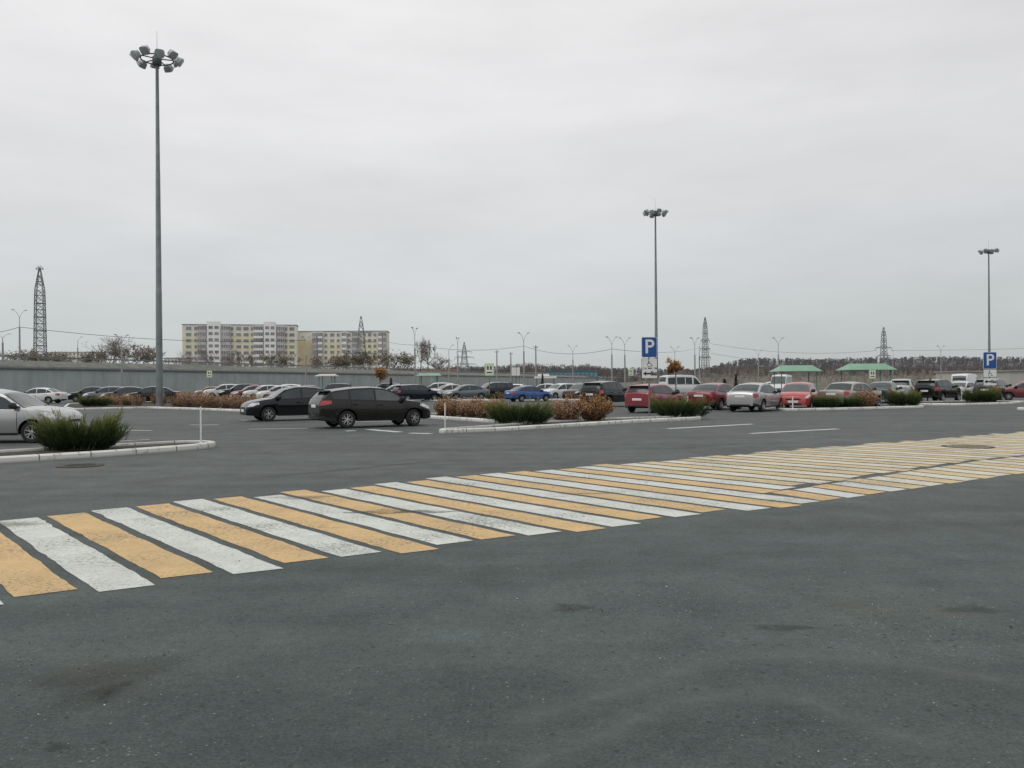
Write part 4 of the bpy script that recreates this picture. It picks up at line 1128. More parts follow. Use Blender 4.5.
for px, d, ty, dbl, rz, lab in lamps:
    x = X(px, d); o = LP[dbl] if dbl not in lamp_used else copy_tree(LP[dbl]); lamp_used.add(dbl)
    z0 = plateau_z(x, d) - .1 if x < wall_x(d) else ground_z(x, d)
    top = zat(px, ty, d); s = (top - z0) / 9.7
    o.location = (x, d, z0); o.rotation_euler.z = rz; o.scale = (max(.9, min(1.3, s)), max(.9, min(1.3, s)), s)
    tag(o, lab, 'street lamp', 'street lamps around the car park')
# plain concrete poles
for px, d, ty, lab in ((536, 210, 345, 'plain concrete pole right of the street lamp above the blue saloon'), (497, 235, 350, 'plain thin pole above the pedestrian crossing sign'), (511, 250, 352, 'plain thin pole between the crossing sign and the lamp above the blue saloon'), (963, 230, 371, 'short pale pole above the white panel van')):
    x = X(px, d); z0 = plateau_z(x, d) if x < wall_x(d) else ground_z(x, d); h = zat(px, ty, d) - z0
    t = empty('utility_pole', (x, d, z0 - .1), 0, lab, 'pole', 'utility poles')
    mb = MB(); mb.tube([(0, 0, 0), (0, 0, h)], [.20, .15], 8); mb.build('pole', M['concrete'], t, smooth=40)
    mb = MB(); mb.box((0, 0, h - .5), (1.2, .1, .1)); mb.tube([(.5, 0, h - .45), (.5, 0, h - .2)], .05, 5); mb.tube([(-.5, 0, h - .45), (-.5, 0, h - .2)], .05, 5); mb.build('cross_bar', M['darksteel'], t)

# ------------------------------------------------------------------ pylons
def strut(mb, a, b, w): mb.tube([a, b], w * .78, 4, False)
def pylon(px, d, ty, kind, label, w=.10):
    x = X(px, d); z0 = plateau_z(x, d) if x < wall_x(d) else ground_z(x, d)
    H = zat(px, ty, d) - z0
    t = empty('lattice_pylon', (x, d, z0 - .1), .25, label, 'pylon', 'high-voltage pylons')
    mb = MB()
    if kind == 'mast': prof = [(0, 1.30), (.74, 1.0), (.79, .95), (1.0, .12)]
    elif kind == 'tree': prof = [(0, 3.0), (.45, 1.35), (.72, .95), (.85, .6), (1.0, .12)]
    else: prof = [(0, 1.35), (.5, .85), (.85, .6), (1.0, .1)]
    n = 15 if kind != 'tree' else 13
    def hw(u): return interp(prof, u)
    cs = ((-1, -1), (1, -1), (1, 1), (-1, 1))
    for k in range(n):
        u0, u1 = k / n, (k + 1) / n
        for j in range(4):
            a, b = cs[j], cs[(j + 1) % 4]
            P = lambda c, u: (c[0] * hw(u), c[1] * hw(u), u * H)
            strut(mb, P(a, u0), P(a, u1), w)
            strut(mb, P(a, u0), P(b, u1), w * .55); strut(mb, P(b, u0), P(a, u1), w * .55)
            if k % 2 == 0: strut(mb, P(a, u1), P(b, u1), w * .6)
    mb.build('lattice_tower', M['pylonsteel'], t)
    arms = {'mast': [(.26, .35), (.40, .35), (.53, .2), (.66, .3), (.985, .75)], 'tree': [(.36, 4.4), (.56, 3.8), (.72, 3.0)], 'slim': [(.34, 1.3), (.48, 1.3), (.62, 1.2)], 'slimr': [(.42, 2.0), (.58, 3.0)]}[kind]
    for u, L in arms:
        mb = MB(); z = u * H; b = hw(u)
        for s in (-1, 1):
            strut(mb, (0, -b, z), (s * (b + L), 0, z), w * .8); strut(mb, (0, b, z), (s * (b + L), 0, z), w * .8)
            strut(mb, (s * b, 0, z + H * .03), (s * (b + L), 0, z), w * .7)
            mb.tube([(s * (b + L - .1), 0, z), (s * (b + L - .1), 0, z - (.3 if kind == 'mast' else 1.1))], .07, 5)
        if kind == 'mast':
            for s in (-1, 1): mb.box((0, s * b, z), (2 * b + .3, .10, .22))
        mb.build('cross_arm', M['pylonsteel'], t)
    return (x, d, z0, H)
P1 = pylon(40.5, 220, 267, 'mast', 'tall straight lattice tower at the far left with a pointed top', .15)
P2 = pylon(361.5, 300, 316, 'tree', 'wide-footed lattice pylon before the second apartment block', .14)
P3 = pylon(464.5, 420, 342, 'tree', 'small pale lattice pylon left of centre over the woodland edge', .13)
P4 = pylon(705.5, 330, 317, 'slim', 'thin tall lattice pylon right of the middle floodlight mast', .14)
P5 = pylon(884, 330, 327, 'slimr', 'lattice pylon behind the right-hand green shelter', .15)

def wire(a, b, sag, name, label, r=.035):
    a, b = Vector(a), Vector(b); mb = MB(); n = 24
    mb.tube([a.lerp(b, k / n) - Vector((0, 0, sag * 4 * (k / n) * (1 - k / n))) for k in range(n + 1)], r, 4)
    tag(mb.build(name, M['wire'], None), label, 'cable', 'overhead wires')
def ppt(P, u, dx=0): return (P[0] + dx, P[1], P[2] + P[3] * u)
wire((X(20, 125), 125, zat(20, 327, 125)), (X(306, 150), 150, zat(306, 340, 150)), 1.0, 'overhead_wire', 'thin wire sagging across the left lattice tower towards the apartment blocks')
wire((X(-40, 120), 120, zat(-40, 333, 120)), (X(20, 125), 125, zat(20, 327, 125)), .5, 'overhead_wire', 'thin wire leaving the frame at the left edge')
wire(ppt(P2, .72, 3), (X(415, 170), 170, zat(415, 345, 170)), 1.2, 'overhead_wire', 'thin wire from the wide-footed pylon to the lamp right of it')
wire((X(415, 170), 170, zat(415, 345, 170)), (X(524, 190), 190, zat(524, 346, 190)), 1.0, 'overhead_wire', 'thin wire between the lamp by the bare tree and the lamp above the blue saloon')
wire((X(524, 190), 190, zat(524, 346, 190)), (X(612, 150), 150, zat(612, 349, 150)), 1.3, 'overhead_wire', 'thin wire from the lamp above the blue saloon to the lamp pair')
wire((X(612, 150), 150, zat(612, 349, 150)), ppt(P4, .5, -2), 1.2, 'overhead_wire', 'thin wire from the lamp pair to the thin pylon')
wire(ppt(P4, .56, 2), ppt(P5, .52, -3), 2.2, 'overhead_wire', 'upper thin wire between the two pylons on the right', .045)
wire(ppt(P4, .40, 2), ppt(P5, .36, -3), 2.5, 'overhead_wire', 'lower thin wire between the two pylons on the right', .045)
wire(ppt(P5, .52, 3), (330, 330, 22), 2.5, 'overhead_wire', 'thin wire leaving the right-hand pylon to the right', .045)
wire(ppt(P3, .56, -2), (X(415, 170), 170, zat(415, 350, 170)), 2.0, 'overhead_wire', 'thin wire from the small pale pylon back to the lamp by the bare tree')

# ------------------------------------------------------------------ signs and posts
def rounded(w, h, r, n=5):
    out = []
    for cx, cy, a0 in ((w / 2 - r, h / 2 - r, 0), (-w / 2 + r, h / 2 - r, 90), (-w / 2 + r, -h / 2 + r, 180), (w / 2 - r, -h / 2 + r, 270)):
        for k in range(n + 1):
            a = R(a0 + 90 * k / n); out.append((cx + r * math.cos(a), cy + r * math.sin(a)))
    return out
def panel(name, w, h, r, mat, parent, loc, th=.012):
    mb = MB(); p = rounded(w, h, r); a = [mb.vert((x, -th / 2, z)) for x, z in p]; b = [mb.vert((x, th / 2, z)) for x, z in p]; n = len(p)
    mb.face(a[::-1]); mb.face(b)
    for k in range(n): mb.face((a[k], a[(k + 1) % n], b[(k + 1) % n], b[k]))
    return mb.build(name, mat, parent, loc=loc)
def flat_tube(mb, pts, w):
    for a, b in zip(pts, pts[1:]):
        a, b = Vector(a), Vector(b); d = (b - a).normalized(); n = Vector((-d.y, d.x)) * w / 2
        q = [a - n - d * w * .3, b - n + d * w * .3, b + n + d * w * .3, a + n - d * w * .3]
        i = [mb.vert((p.x, 0, p.y)) for p in q]; mb.face(i)
def disc(mb, c, r, n=14):
    mb.face([mb.vert((c[0] + r * math.cos(2 * PI * k / n), 0, c[1] + r * math.sin(2 * PI * k / n))) for k in range(n)])
def parking_sign(px, d, y_top, w, label, z0, rz=0.0):
    t = empty('parking_sign', (X(px, d), d, z0), rz, label, 'parking sign', 'blue parking signs with two plates')
    ztop = zat(px, y_top, d) - z0
    hP = w * 1.28; hp = w * .60; gap = .035
    mb = MB(); mb.tube([(0, .05, 0), (0, .05, ztop - .05)], .034, 10); mb.build('post', M['galv'], t, smooth=40)
    zc = ztop - hP / 2
    s = panel('sign_panel', w, hP, .05, M['signwhite'], t, (0, 0, zc))
    panel('blue_field', w * .94, hP * .955, .045, M['signblue'], s, (0, -.009, 0), .006)
    tx = text_mesh('P', hP * .95, 'letter', M['signwhite'], s, (0, -.016, .0), bold=.012)
    zc2 = ztop - hP - gap - hp / 2
    s2 = panel('disabled_plate', w, hp, .03, M['signblack'], t, (0, 0, zc2))
    panel('plate_face', w * .965, hp * .94, .025, M['signwhite'], s2, (0, -.008, 0), .006)
    mb = MB(); k = hp; W = k * .055
    disc(mb, (-.10 * k, .36 * k), .06 * k)
    flat_tube(mb, [(-.10 * k, .27 * k), (-.07 * k, -.04 * k), (.16 * k, -.04 * k), (.24 * k, -.30 * k), (.32 * k, -.28 * k)], W)
    flat_tube(mb, [(-.09 * k, .14 * k), (.10 * k, .13 * k)], W * .9)
    flat_tube(mb, [(-.13 * k + 0, .08 * k)] + [(-.02 * k + .20 * k * math.cos(R(a)), -.16 * k + .20 * k * math.sin(R(a))) for a in range(120, 345, 15)], W * .9)
    mb.build('wheelchair_symbol', M['signblack'], s2, loc=(0, -.013, 0))
    zc3 = zc2 - hp - gap
    s3 = panel('arrow_plate', w, hp, .03, M['signblack'], t, (0, 0, zc3))
    panel('plate_face', w * .965, hp * .94, .025, M['signwhite'], s3, (0, -.008, 0), .006)
    mb = MB(); flat_tube(mb, [(-.26 * w, 0), (.06 * w, 0)], hp * .17)
    i = [mb.vert((x, 0, z)) for x, z in ((-.42 * w, 0), (-.22 * w, -hp * .22), (-.22 * w, hp * .22))]; mb.face(i)
    mb.build('arrow', M['signblack'], s3, loc=(0, -.013, 0))
    text_mesh('5м', hp * .52, 'distance_text', M['signblack'], s3, (.27 * w, -.015, 0), bold=.012)
    return t
parking_sign(649.5, 34.6, 337, .66, 'blue parking sign with white P over disabled and arrow plates, left one of the two', .09, .10)
parking_sign(990, 55.0, 352, .86, 'blue parking sign with white P over two plates, right one at the right-hand island', .09, -.05)

def crossing_sign(px, d, yt, w, label):
    h = w * 1.3; ztop = zat(px, yt, d)
    t = empty('crossing_sign', (X(px, d), d, .0), 0, label, 'road sign', 'lime-bordered road signs')
    mb = MB(); mb.tube([(0, .05, 0), (0, .05, ztop - .03)], .035, 8); mb.build('post', M['galv'], t, smooth=40)
    s = panel('sign_panel', w, h, .03, M['signyellow'], t, (0, 0, ztop - h / 2), .02)
    panel('white_field', w * .74, h * .80, .02, M['signwhite'], s, (0, -.014, 0), .008)
    mb = MB()
    for q in (-.16, .16):
        disc(mb, (q * w, h * .27), w * .07); flat_tube(mb, [(q * w, h * .20), (q * w, h * .02)], w * .17)
    flat_tube(mb, [(-w * .26, -h * .24), (w * .26, -h * .24)], h * .10)
    mb.build('pictogram', M['signblack'], s, loc=(0, -.021, 0))
crossing_sign(489.5, 73.5, 363.5, .82, 'lime-bordered white sign with black pictogram before the dark navy crossover')
crossing_sign(872.5, 78, 370, .62, 'lime-bordered sign at the right end of the right-hand green shelter')
crossing_sign(209.5, 118, 370.5, .75, 'small lime-bordered sign before the grey wall, above the sandy-orange hatchback')
crossing_sign(631, 120, 369, .75, 'small lime-bordered sign just left of the blue parking sign')

def post(px, d, yt, label, z0=.09, r=.026):
    x = X(px, d); h = zat(px, yt, d) - z0
    t = empty('marker_post', (x, d, z0), 0, label, 'post', 'thin white marker posts on the kerbed islands')
    mb = MB(); mb.tube([(0, 0, 0), (0, 0, h)], r, 10); mb.build('rod', M['whitepaint'], t, smooth=40)
    mb = MB(); mb.lathe([(r * 1.9, 0), (r * 1.9, .015), (r * 1.15, .03)], 12, 'Z'); mb.build('foot', M['whitepaint'], t)
post(200.5, 21.1, 406.5, 'thin white post at the tip of the left island', .10, .02)
post(444.8, 26.0, 403, 'thin white post at the left tip of the middle island', .10, .018)
post(687.5, 42.2, 396, 'short white post before the dark red saloon', 0, .03)
post(792.5, 44.0, 396.5, 'short white post before the bright red hatchback', .10, .035)
post(961.5, 57, 386, 'short white post between the walking person and the right-hand sign', .0, .035)

# ------------------------------------------------------------------ trolley shelters
def shelter(px0, px1, d, yt, roof, label, depth=2.6, ye=None, hip=.75):
    x0, x1 = X(px0, d), X(px1, d); w = x1 - x0; zr = zat(px0, yt, d); zee = zr - (.62 if ye is None else ye)
    t = empty('trolley_shelter', ((x0 + x1) / 2, d, 0), 0, label, 'shelter', 'open trolley shelters with sheet roofs')
    mb = MB(); a, b = w / 2, depth / 2; q = hip
    e = [(-a, -b, zee), (a, -b, zee), (a, b, zee), (-a, b, zee)]; rd = [(-a + q, 0, zr), (a - q * .6, 0, zr)]
    v = [mb.vert(p) for p in e + rd]; u = [mb.vert((p[0], p[1], p[2] - .05)) for p in e + rd]
    for s, rev in ((v, False), (u, True)):
        for f in ((0, 1, 5, 4), (2, 3, 4, 5), (1, 2, 5), (3, 0, 4)):
            mb.face([s[k] for k in (f[::-1] if rev else f)])
    for k in range(4): mb.face((u[k], u[(k + 1) % 4], v[(k + 1) % 4], v[k]))
    n = int(w / .3)
    for k in range(1, n):                                   # standing seams
        x = -a + w * k / n; xx = max(-a + q, min(a - q * .6, x))
        mb.tube([(x, -b, zee + .012), (xx, 0, zr + .012)], .016, 4)
    mb.build('roof', M[roof], t)
    for sx in (-1, 1):
        for sy in (-1, 1):
            mb = MB(); mb.tube([(sx * (a - .45), sy * (b - .4), 0), (sx * (a - .45), sy * (b - .4), zee + .1)], .05, 8)
            mb.build('post', M['green_post'], t, smooth=40)
    mb = MB()
    for sy in (-1, 1): mb.box((0, sy * (b - .4), zee + .0), (w - .9, .06, .10))
    for sx in (-1, 1): mb.box((sx * (a - .45), 0, zee + .0), (.06, depth - .8, .09))
    for z in (.35, .75): mb.box((0, b - .4, z), (w - .9, .035, .05))
    mb.build('roof_frame', M['green_post'], t)
shelter(773.5, 817, 88, 365.5, 'green_roof', 'left of the two large green-roofed shelters on the right', 3.2)
shelter(841.5, 890, 84, 363.8, 'green_roof', 'right one of the two large green-roofed shelters, by the right lattice pylon', 3.2)
shelter(417, 441, 100, 373.3, 'green_roof', 'small pale green shelter left of centre, over the white crossover', 2.6, .3, .3)
shelter(317, 337, 100, 374, 'pink_roof', 'small shelter with pale pinkish roof behind the dark estate car', 2.6, .25, .3)

# ------------------------------------------------------------------ apartment blocks
M['b_cream'] = mk('panel_cream', (0.74, 0.72, 0.64), 0.9, var=0.07, scale=.3)
M['b_yellow'] = mk('panel_yellow', (0.72, 0.67, 0.48), 0.9, var=0.08, scale=.3)
M['b_ochre'] = mk('panel_ochre', (0.70, 0.62, 0.42), 0.9, var=0.08, scale=.3)
M['b_white'] = mk('panel_white', (0.82, 0.82, 0.81), 0.9, var=0.06, scale=.3)
M['b_mauve'] = mk('loggia_parapet', (0.50, 0.44, 0.435), 0.8, var=0.2, scale=.6)
M['b_glass'] = mk('window_glass_far', (0.22, 0.235, 0.25), 0.3, var=0.5, scale=.15)
M['b_frame'] = mk('window_frame_far', (0.50, 0.49, 0.47), 0.8)
M['b_roof'] = mk('roof_felt', (0.28, 0.28, 0.285), 0.9)
def block(px0, d0, px1, d1, y_top, floors, fh, spec, label):
    p0, p1 = Vector((X(px0, d0), d0)), Vector((X(px1, d1), d1)); L = (p1 - p0).length
    zt = zat(px0, y_top, d0); z0 = zt - floors * fh - .6
    t = empty('apartment_block', (p0.x, p0.y, z0), math.atan2(p1.y - p0.y, p1.x - p0.x), label, 'apartment block', 'apartment blocks beyond the embankment')
    H = floors * fh + .6
    mb = MB(); mb.box((L / 2, 6.5, H / 2), (L, 12.6, H)); mb.build('wall', M['b_cream'], t)
    mb = MB(); mb.box((L / 2, 6.5, H + .12), (L + .5, 13.2, .24)); mb.build('roof', M['b_roof'], t)
    for (kind, u0, u1, extra) in spec:
        a, b = u0 * L, u1 * L; c = (a + b) / 2; w = b - a
        if kind == 'tint':
            f0, f1, m = extra
            mb = MB(); mb.box((c, .16, f0 * fh + (f1 - f0) * fh / 2), (w, .06, (f1 - f0) * fh)); mb.build('facade_panel', M[m], t)
        elif kind == 'stair':
            mb = MB(); mb.box((c, -.25, H / 2 + .7), (w, 1.2, H + 1.4)); s = mb.build('stair_tower', M['b_white'], t)
            mb = MB(); mb.box((c, -.2, H + 1.5), (w * .8, .9, .25)); mb.tube([(c, 0, H + 1.6), (c, 0, H + 3.4)], .06, 5); mb.build('roof_structure', M['b_white'], s)
            for f in range(floors):
                for q in (-.22, .22):
                    window(t, c + q * w, f * fh + .75 * fh, w * .30, fh * .46, -.86)
        elif kind == 'loggia':
            for f in range(floors):
                mb = MB(); mb.box((c, -.45, f * fh + .52), (w, 1.0, 1.0)); lg = mb.build('balcony', M[extra], t)
                mb = MB(); mb.box((c, -.44, f * fh + 1.02 + (fh - 1.2) / 2), (w * .97, .92, fh - 1.2)); mb.build('glazing', M['b_glass'], lg)
                mb = MB(); mb.box((c, -.45, f * fh + fh - .08), (w, 1.0, .14))
                for q in range(5): mb.box((a + w * q / 4, -.915, f * fh + 1.02 + (fh - 1.2) / 2), (.10, .05, fh - 1.2))
                mb.build('frame', M['b_white'] if rnd.random() < .6 else M['b_mauve'], lg)
        elif kind == 'win':
            for f in range(floors): window(t, c, f * fh + .60 * fh, w, fh * .50, .10)
    return t
def window(t, u, z, w, h, y):
    mb = MB(); mb.box((u, y, z), (w, .08, h)); o = mb.build('window', M['b_glass'], t)
    mb = MB()
    for q in (-1, 1): mb.box((u + q * w / 2, y - .02, z), (.12, .12, h + .12))
    mb.box((u + w * .12, y - .02, z), (.08, .10, h))
    for q in (-1, 1): mb.box((u, y - .021, z + q * h / 2), (w, .12, .12))
    mb.build('frame', M['b_frame'], o)
def uu(z): return (z - 65) / 890
spec1 = [('win', uu(95), uu(133), 0), ('win', uu(158), uu(176), 0), ('loggia', uu(184), uu(252), 'b_mauve'), ('stair', uu(256), uu(360), 0), ('loggia', uu(366), uu(436), 'b_mauve'),
         ('tint', uu(438), uu(612), (4, 6.9, 'b_yellow')), ('win', uu(440), uu(457), 0), ('win', uu(480), uu(516), 0), ('win', uu(537), uu(575), 0), ('win', uu(594), uu(610), 0),
         ('loggia', uu(616), uu(690), 'b_white'), ('stair', uu(696), uu(792), 0), ('loggia', uu(797), uu(860), 'b_mauve'), ('win', uu(864), uu(880), 0), ('win', uu(898), uu(936), 0),
         ('tint', uu(66), uu(182), (4, 6.2, 'b_yellow')), ('tint', uu(862), uu(954), (3, 5.9, 'b_yellow'))]
block(182.5, 386, 297, 396, 324.5, 8, 2.83, spec1, 'long cream and white apartment block on the left with two white stair towers')
def u2(z): return (z - 45) / 615
spec2 = [('tint', u2(46), u2(150), (0, 6.8, 'b_ochre')), ('loggia', u2(154), u2(184), 'b_mauve'), ('loggia', u2(190), u2(220), 'b_white'), ('tint', u2(222), u2(350), (3, 6.6, 'b_yellow')), ('win', u2(234), u2(252), 0), ('win', u2(274), u2(300), 0), ('win', u2(319), u2(336), 0),
         ('loggia', u2(354), u2(386), 'b_white'), ('win', u2(392), u2(410), 0), ('loggia', u2(424), u2(476), 'b_mauve'), ('tint', u2(480), u2(600), (3, 6.6, 'b_yellow')), ('win', u2(500), u2(516), 0), ('win', u2(532), u2(552), 0), ('win', u2(570), u2(588), 0), ('loggia', u2(604), u2(628), 'b_white'), ('loggia', u2(634), u2(657), 'b_mauve')]
block(297, 410, 387, 412, 331.5, 8, 2.83, spec2, 'second apartment block, right of the long one, with a blank ochre end and yellow panels')
def low_block(px0, px1, d, yt, yb, mat, label, rows=2, cols=9, rf='b_roof'):
    x0, x1 = X(px0, d), X(px1, d); w = x1 - x0; z0 = zat(px0, yb, d) - 3.0; h = zat(px0, yt, d) - z0
    t = empty('low_building', ((x0 + x1) / 2, d, z0), 0, label, 'building', 'low buildings in the distance')
    mb = MB(); mb.box((0, 5, h / 2), (w, 10, h)); mb.build('wall', M[mat], t)
    mb = MB(); mb.box((0, 5, h + .15), (w + .6, 10.6, .3)); mb.build('roof', M[rf], t)
    if rows:
        fh = (h - 3.2) / rows
        for r in range(rows):
            for c in range(cols):
                mb = MB(); mb.box((-w / 2 + w * (c + .5) / cols, -.02, 3.2 + fh * (r + .55)), (w / cols * .45, .1, fh * .5)); mb.build('window', M['b_glass'], t)
low_block(46, 99, 520, 352.5, 361, 'b_cream', 'pale long low building far left behind the lattice tower', 2, 14)
low_block(14, 34, 540, 354, 361, 'b_cream', 'pale low building at the far left edge, left of the lattice tower', 2, 5)
low_block(164, 181, 330, 358.5, 365, 'b_white', 'small white low building just left of the long apartment block', 1, 5)
M['teal_wall'] = mk('teal_sheet', (0.07, 0.20, 0.25), 0.6, var=0.15, scale=.4)
M['teal_pale'] = mk('pale_teal_sheet', (0.17, 0.25, 0.28), 0.6, var=0.2, scale=.4)
M['cream_wall'] = mk('cream_sheet', (0.44, 0.43, 0.38), 0.7, var=0.06, scale=.4)
M['redfence'] = mk('red_sheet', (0.33, 0.17, 0.15), 0.7)
low_block(546, 598, 430, 371.5, 380, 'teal_wall', 'long low teal building before the bare woodland, above the blue saloon', 1, 12, 'teal_wall')
low_block(521, 546, 432, 373, 380, 'teal_pale', 'pale teal low building touching the left end of the teal one', 1, 6, 'b_roof')
low_block(916, 947, 880, 357.5, 366, 'b_white', 'hazy pale building on the skyline above the walking person', 2, 12)
low_block(958, 997, 190, 372.2, 384, 'cream_wall', 'flat cream building behind the white panel van', 0, 0, 'b_roof')
low_block(1009, 1050, 170, 371.5, 384, 'cream_wall', 'flat cream building cut off by the right edge', 0, 0, 'b_roof')
def canopy(px0, px1, d, yt, label):
    x0, x1 = X(px0, d), X(px1, d); w = x1 - x0; z = zat((px0 + px1) / 2, yt, d)
    t = empty('flat_canopy', ((x0 + x1) / 2, d, 0), 0, label, 'canopy')
    mb = MB(); mb.box((0, 0, z), (w, 3, .3)); mb.box((-w * .08, 0, z + .32), (w * .5, 2, .3)); mb.build('roof', M['whitepaint'], t)
    for s in (-1, 1):
        mb = MB(); mb.tube([(s * w * .4, 0, 0), (s * w * .4, 0, z - .1)], .07, 6); mb.build('post', M['galv'], t)
canopy(534.5, 556, 118, 377.3, 'thin flat white canopy over the small dark conifer')
def kiosk(px, d, yt, w, h, label):
    x = X(px, d); z = zat(px, yt, d); zb = plateau_z(x, d) if x < wall_x(d) else 0
    t = empty('information_board', (x, d, zb - .1), .1, label, 'board')
    mb = MB(); mb.box((0, 0, z - zb - h / 2), (w, .25, h)); mb.build('panel', M['signwhite'], t)
    for s in (-1, 1):
        mb = MB(); mb.tube([(s * w * .4, 0, 0), (s * w * .4, 0, z - zb - h + .1)], .06, 6); mb.build('leg', M['darksteel'], t)
kiosk(514, 205, 367, 1.1, 2.0, 'left of two upright pale boards above the wall, right of the crossing sign'); kiosk(518.3, 205, 367, .8, 2.0, 'right of two upright pale boards above the wall, right of the crossing sign')
x, d = X(440, 300), 300
t = empty('sheet_fence', (x, d, plateau_z(x, d)), .1, 'low pinkish red sheet fence between the bare tree and the small pylon', 'fence')
mb = MB(); mb.box((0, 0, .9), (14, .1, 1.5)); mb.build('fence_panel', M['redfence'], t)
for k in range(6):
    mb = MB(); mb.box((-7 + 2.8 * k, .1, .8), (.12, .12, 1.9)); mb.build('post', M['darksteel'], t)
# ------------------------------------------------------------------ trees
def bare_tree(h, spread, seed, leafy=0.0, bushy=False, tw=.05):
    r = random.Random(seed); tr = MB(); cr = MB()
    def branch(p, d, ln, rad, lvl):
        pts = [p]; n = 4; dd = d.copy()
        for k in range(n):
            dd = (dd + Vector((r.gauss(0, .14), r.gauss(0, .14), r.gauss(0.04, .08)))).normalized()
            pts.append(pts[-1] + dd * ln / n)
        if lvl <= 2: tr.tube(pts, [rad * (1 - .16 * k) for k in range(n + 1)], 5 if lvl < 2 else 3, False, .3)
        else:
            for a, b in zip(pts, pts[1:]):
                s = (b - a).cross(Vector((r.uniform(-1, 1), r.uniform(-1, 1), r.uniform(-1, 1)))).normalized() * tw * .5
                sh = r.uniform(.1, .9); i = [cr.vert(q, sh) for q in (a - s, a + s, b + s * .6, b - s * .6)]; cr.face(i)
            if leafy:
                for k in range(int(6 * leafy)):
                    q = pts[r.randint(1, n)] + Vector((r.gauss(0, .2), r.gauss(0, .2), r.gauss(0, .2))); l = r.uniform(.10, .26)
                    u = Vector((r.uniform(-1, 1), r.uniform(-1, 1), r.uniform(-1, 1))).normalized() * l; v = u.orthogonal().normalized() * l * .5
                    sh = r.random(); i = [cr.vert(q + w_, sh) for w_ in (-u, -v, u, v)]; cr.face(i)
        if lvl < 4:
            for k in range((6, 5, 5, 5)[lvl]):
                t = r.uniform(.3 if lvl else (.12 if bushy else .38), 1.0); q = pts[min(n, int(t * n + .5))]
                ax = Vector((r.uniform(-1, 1), r.uniform(-1, 1), r.uniform(.1, .9) if not bushy else r.uniform(-.1, .7)))
                nd = (dd * .75 + ax.normalized() * (.65 + .35 * spread)).normalized()
                branch(q, nd, ln * r.uniform(.48, .72), rad * .52, lvl + 1)
    stems = 1 if not bushy else 4
    for s in range(stems):
        d0 = Vector((r.gauss(0, .05 if stems == 1 else .45), r.gauss(0, .05 if stems == 1 else .45), 1)).normalized()
        branch(Vector((0, 0, 0)), d0, h * (.50 if stems == 1 else .46), h * (.022 if stems == 1 else .014), 0 if stems == 1 else 1)
    return tr, cr
TP = {}
def tree(kind, px, d, h, rz, label, mat=None, sx=1.0, name='bare_tree', cat='tree', z=None, group='leafless trees beyond the embankment'):
    hh, spread, seed, leafy, bushy, m, tw = kind
    x = X(px, d)
    if z is None: z = plateau_z(x, d) - .1 if x < wall_x(d) else ground_z(x, d)
    key = (kind, mat)
    if key not in TP:
        t = empty(name, (0, 0, 0)); tr, cr = bare_tree(hh, spread, seed, leafy, bushy, tw)
        tr.build('trunk', M['bark'], t); cr.build('crown', M[mat or m], t, shade=True)
        zm = max(v[2] for v in cr.v); TP[key] = (t, zm); o = t
    else:
        o = copy_tree(TP[key][0]); o.name = name
    s = h / TP[key][1]
    o.location = (x, d, z); o.rotation_euler.z = rz; o.scale = (s * sx, s * sx, s); tag(o, label, cat, group)
K_A = (9, .7, 3, 0, False, 'twig', .055); K_B = (9, .9, 5, 0, False, 'twig', .055); K_C = (6, 1.0, 8, .17, True, 'twig_brown', .05); K_D = (6, 1.0, 9, 0, True, 'twig_red', .05); K_E = (8, 1.1, 12, 0, True, 'twig', .045)
tree(K_E, 110, 165, 6.8, 0, 'tall round leafless tree, left and tallest of the clump left of the near mast', 'twig', 1.15)
tree(K_C, 126, 172, 6.4, 1, 'spreading bare bush in the middle of the clump left of the near mast', 'twig', 1.2)
tree(K_C, 141, 168, 5.4, 2.2, 'low bare bush at the right end of the clump left of the near mast', 'twig', 1.35)
tree(K_C, 98, 170, 4.6, 3.9, 'low bare bush at the left end of the clump left of the near mast', 'twig', 1.2)
tree(K_C, 25, 190, 5.8, .7, 'yellowish bush at the left foot of the left lattice tower', None, 1.6)
tree(K_C, 52, 200, 5.6, 2.7, 'yellowish bush at the right foot of the left lattice tower', None, 1.2)
tree(K_D, 66, 205, 5.2, 1.7, 'greyish bush before the pale low building at the far left', 'twig', 1.5)
tree(K_D, 88, 205, 4.6, 4.1, 'greyish bush right of the single-armed lamp at the far left', 'twig', 1.4)
tree(K_D, 186, 260, 7.8, 0, 'pinkish leafless tree at the left corner of the long apartment block', None, .8)
tree(K_A, 213, 262, 8.5, 1.1, 'slim leafless tree before the left white stair tower')
tree(K_D, 229, 258, 7.0, 2.0, 'reddish bush right of the left white stair tower', None, 1.0)
tree(K_A, 241, 262, 7.8, 2.6, 'leafless tree before the middle of the long apartment block', None, 1.1)
tree(K_B, 252, 259, 6.7, .4, 'low leafless tree left of the brown leafy bush at the long block', 'twig_red')
tree(K_C, 273, 240, 7.4, .9, 'dense brown-green leafy bush covering the right stair tower of the long block', None, 1.15)
tree(K_D, 318, 265, 6.4, 1.5, 'leafless shrub before the ochre end of the second apartment block', None, 1.0)
tree(K_C, 333, 262, 7.0, 2.1, 'brown shrub at the left half of the second apartment block', 'twig_red', 1.1)
tree(K_C, 349, 268, 7.5, 3.3, 'brown shrub left of the wide-footed pylon', 'twig_brown', 1.1)
tree(K_C, 370, 262, 8.4, 4.4, 'dense brown shrub right of the wide-footed pylon', 'twig_brown', 1.1)
tree(K_D, 385, 270, 7.4, 5.1, 'reddish shrub at the right end of the second apartment block', None, 1.1)
tree(K_C, 401, 255, 7.4, .2, 'dark brown thicket left of the lamp by the bare tree', 'twig_brown', 1.2)
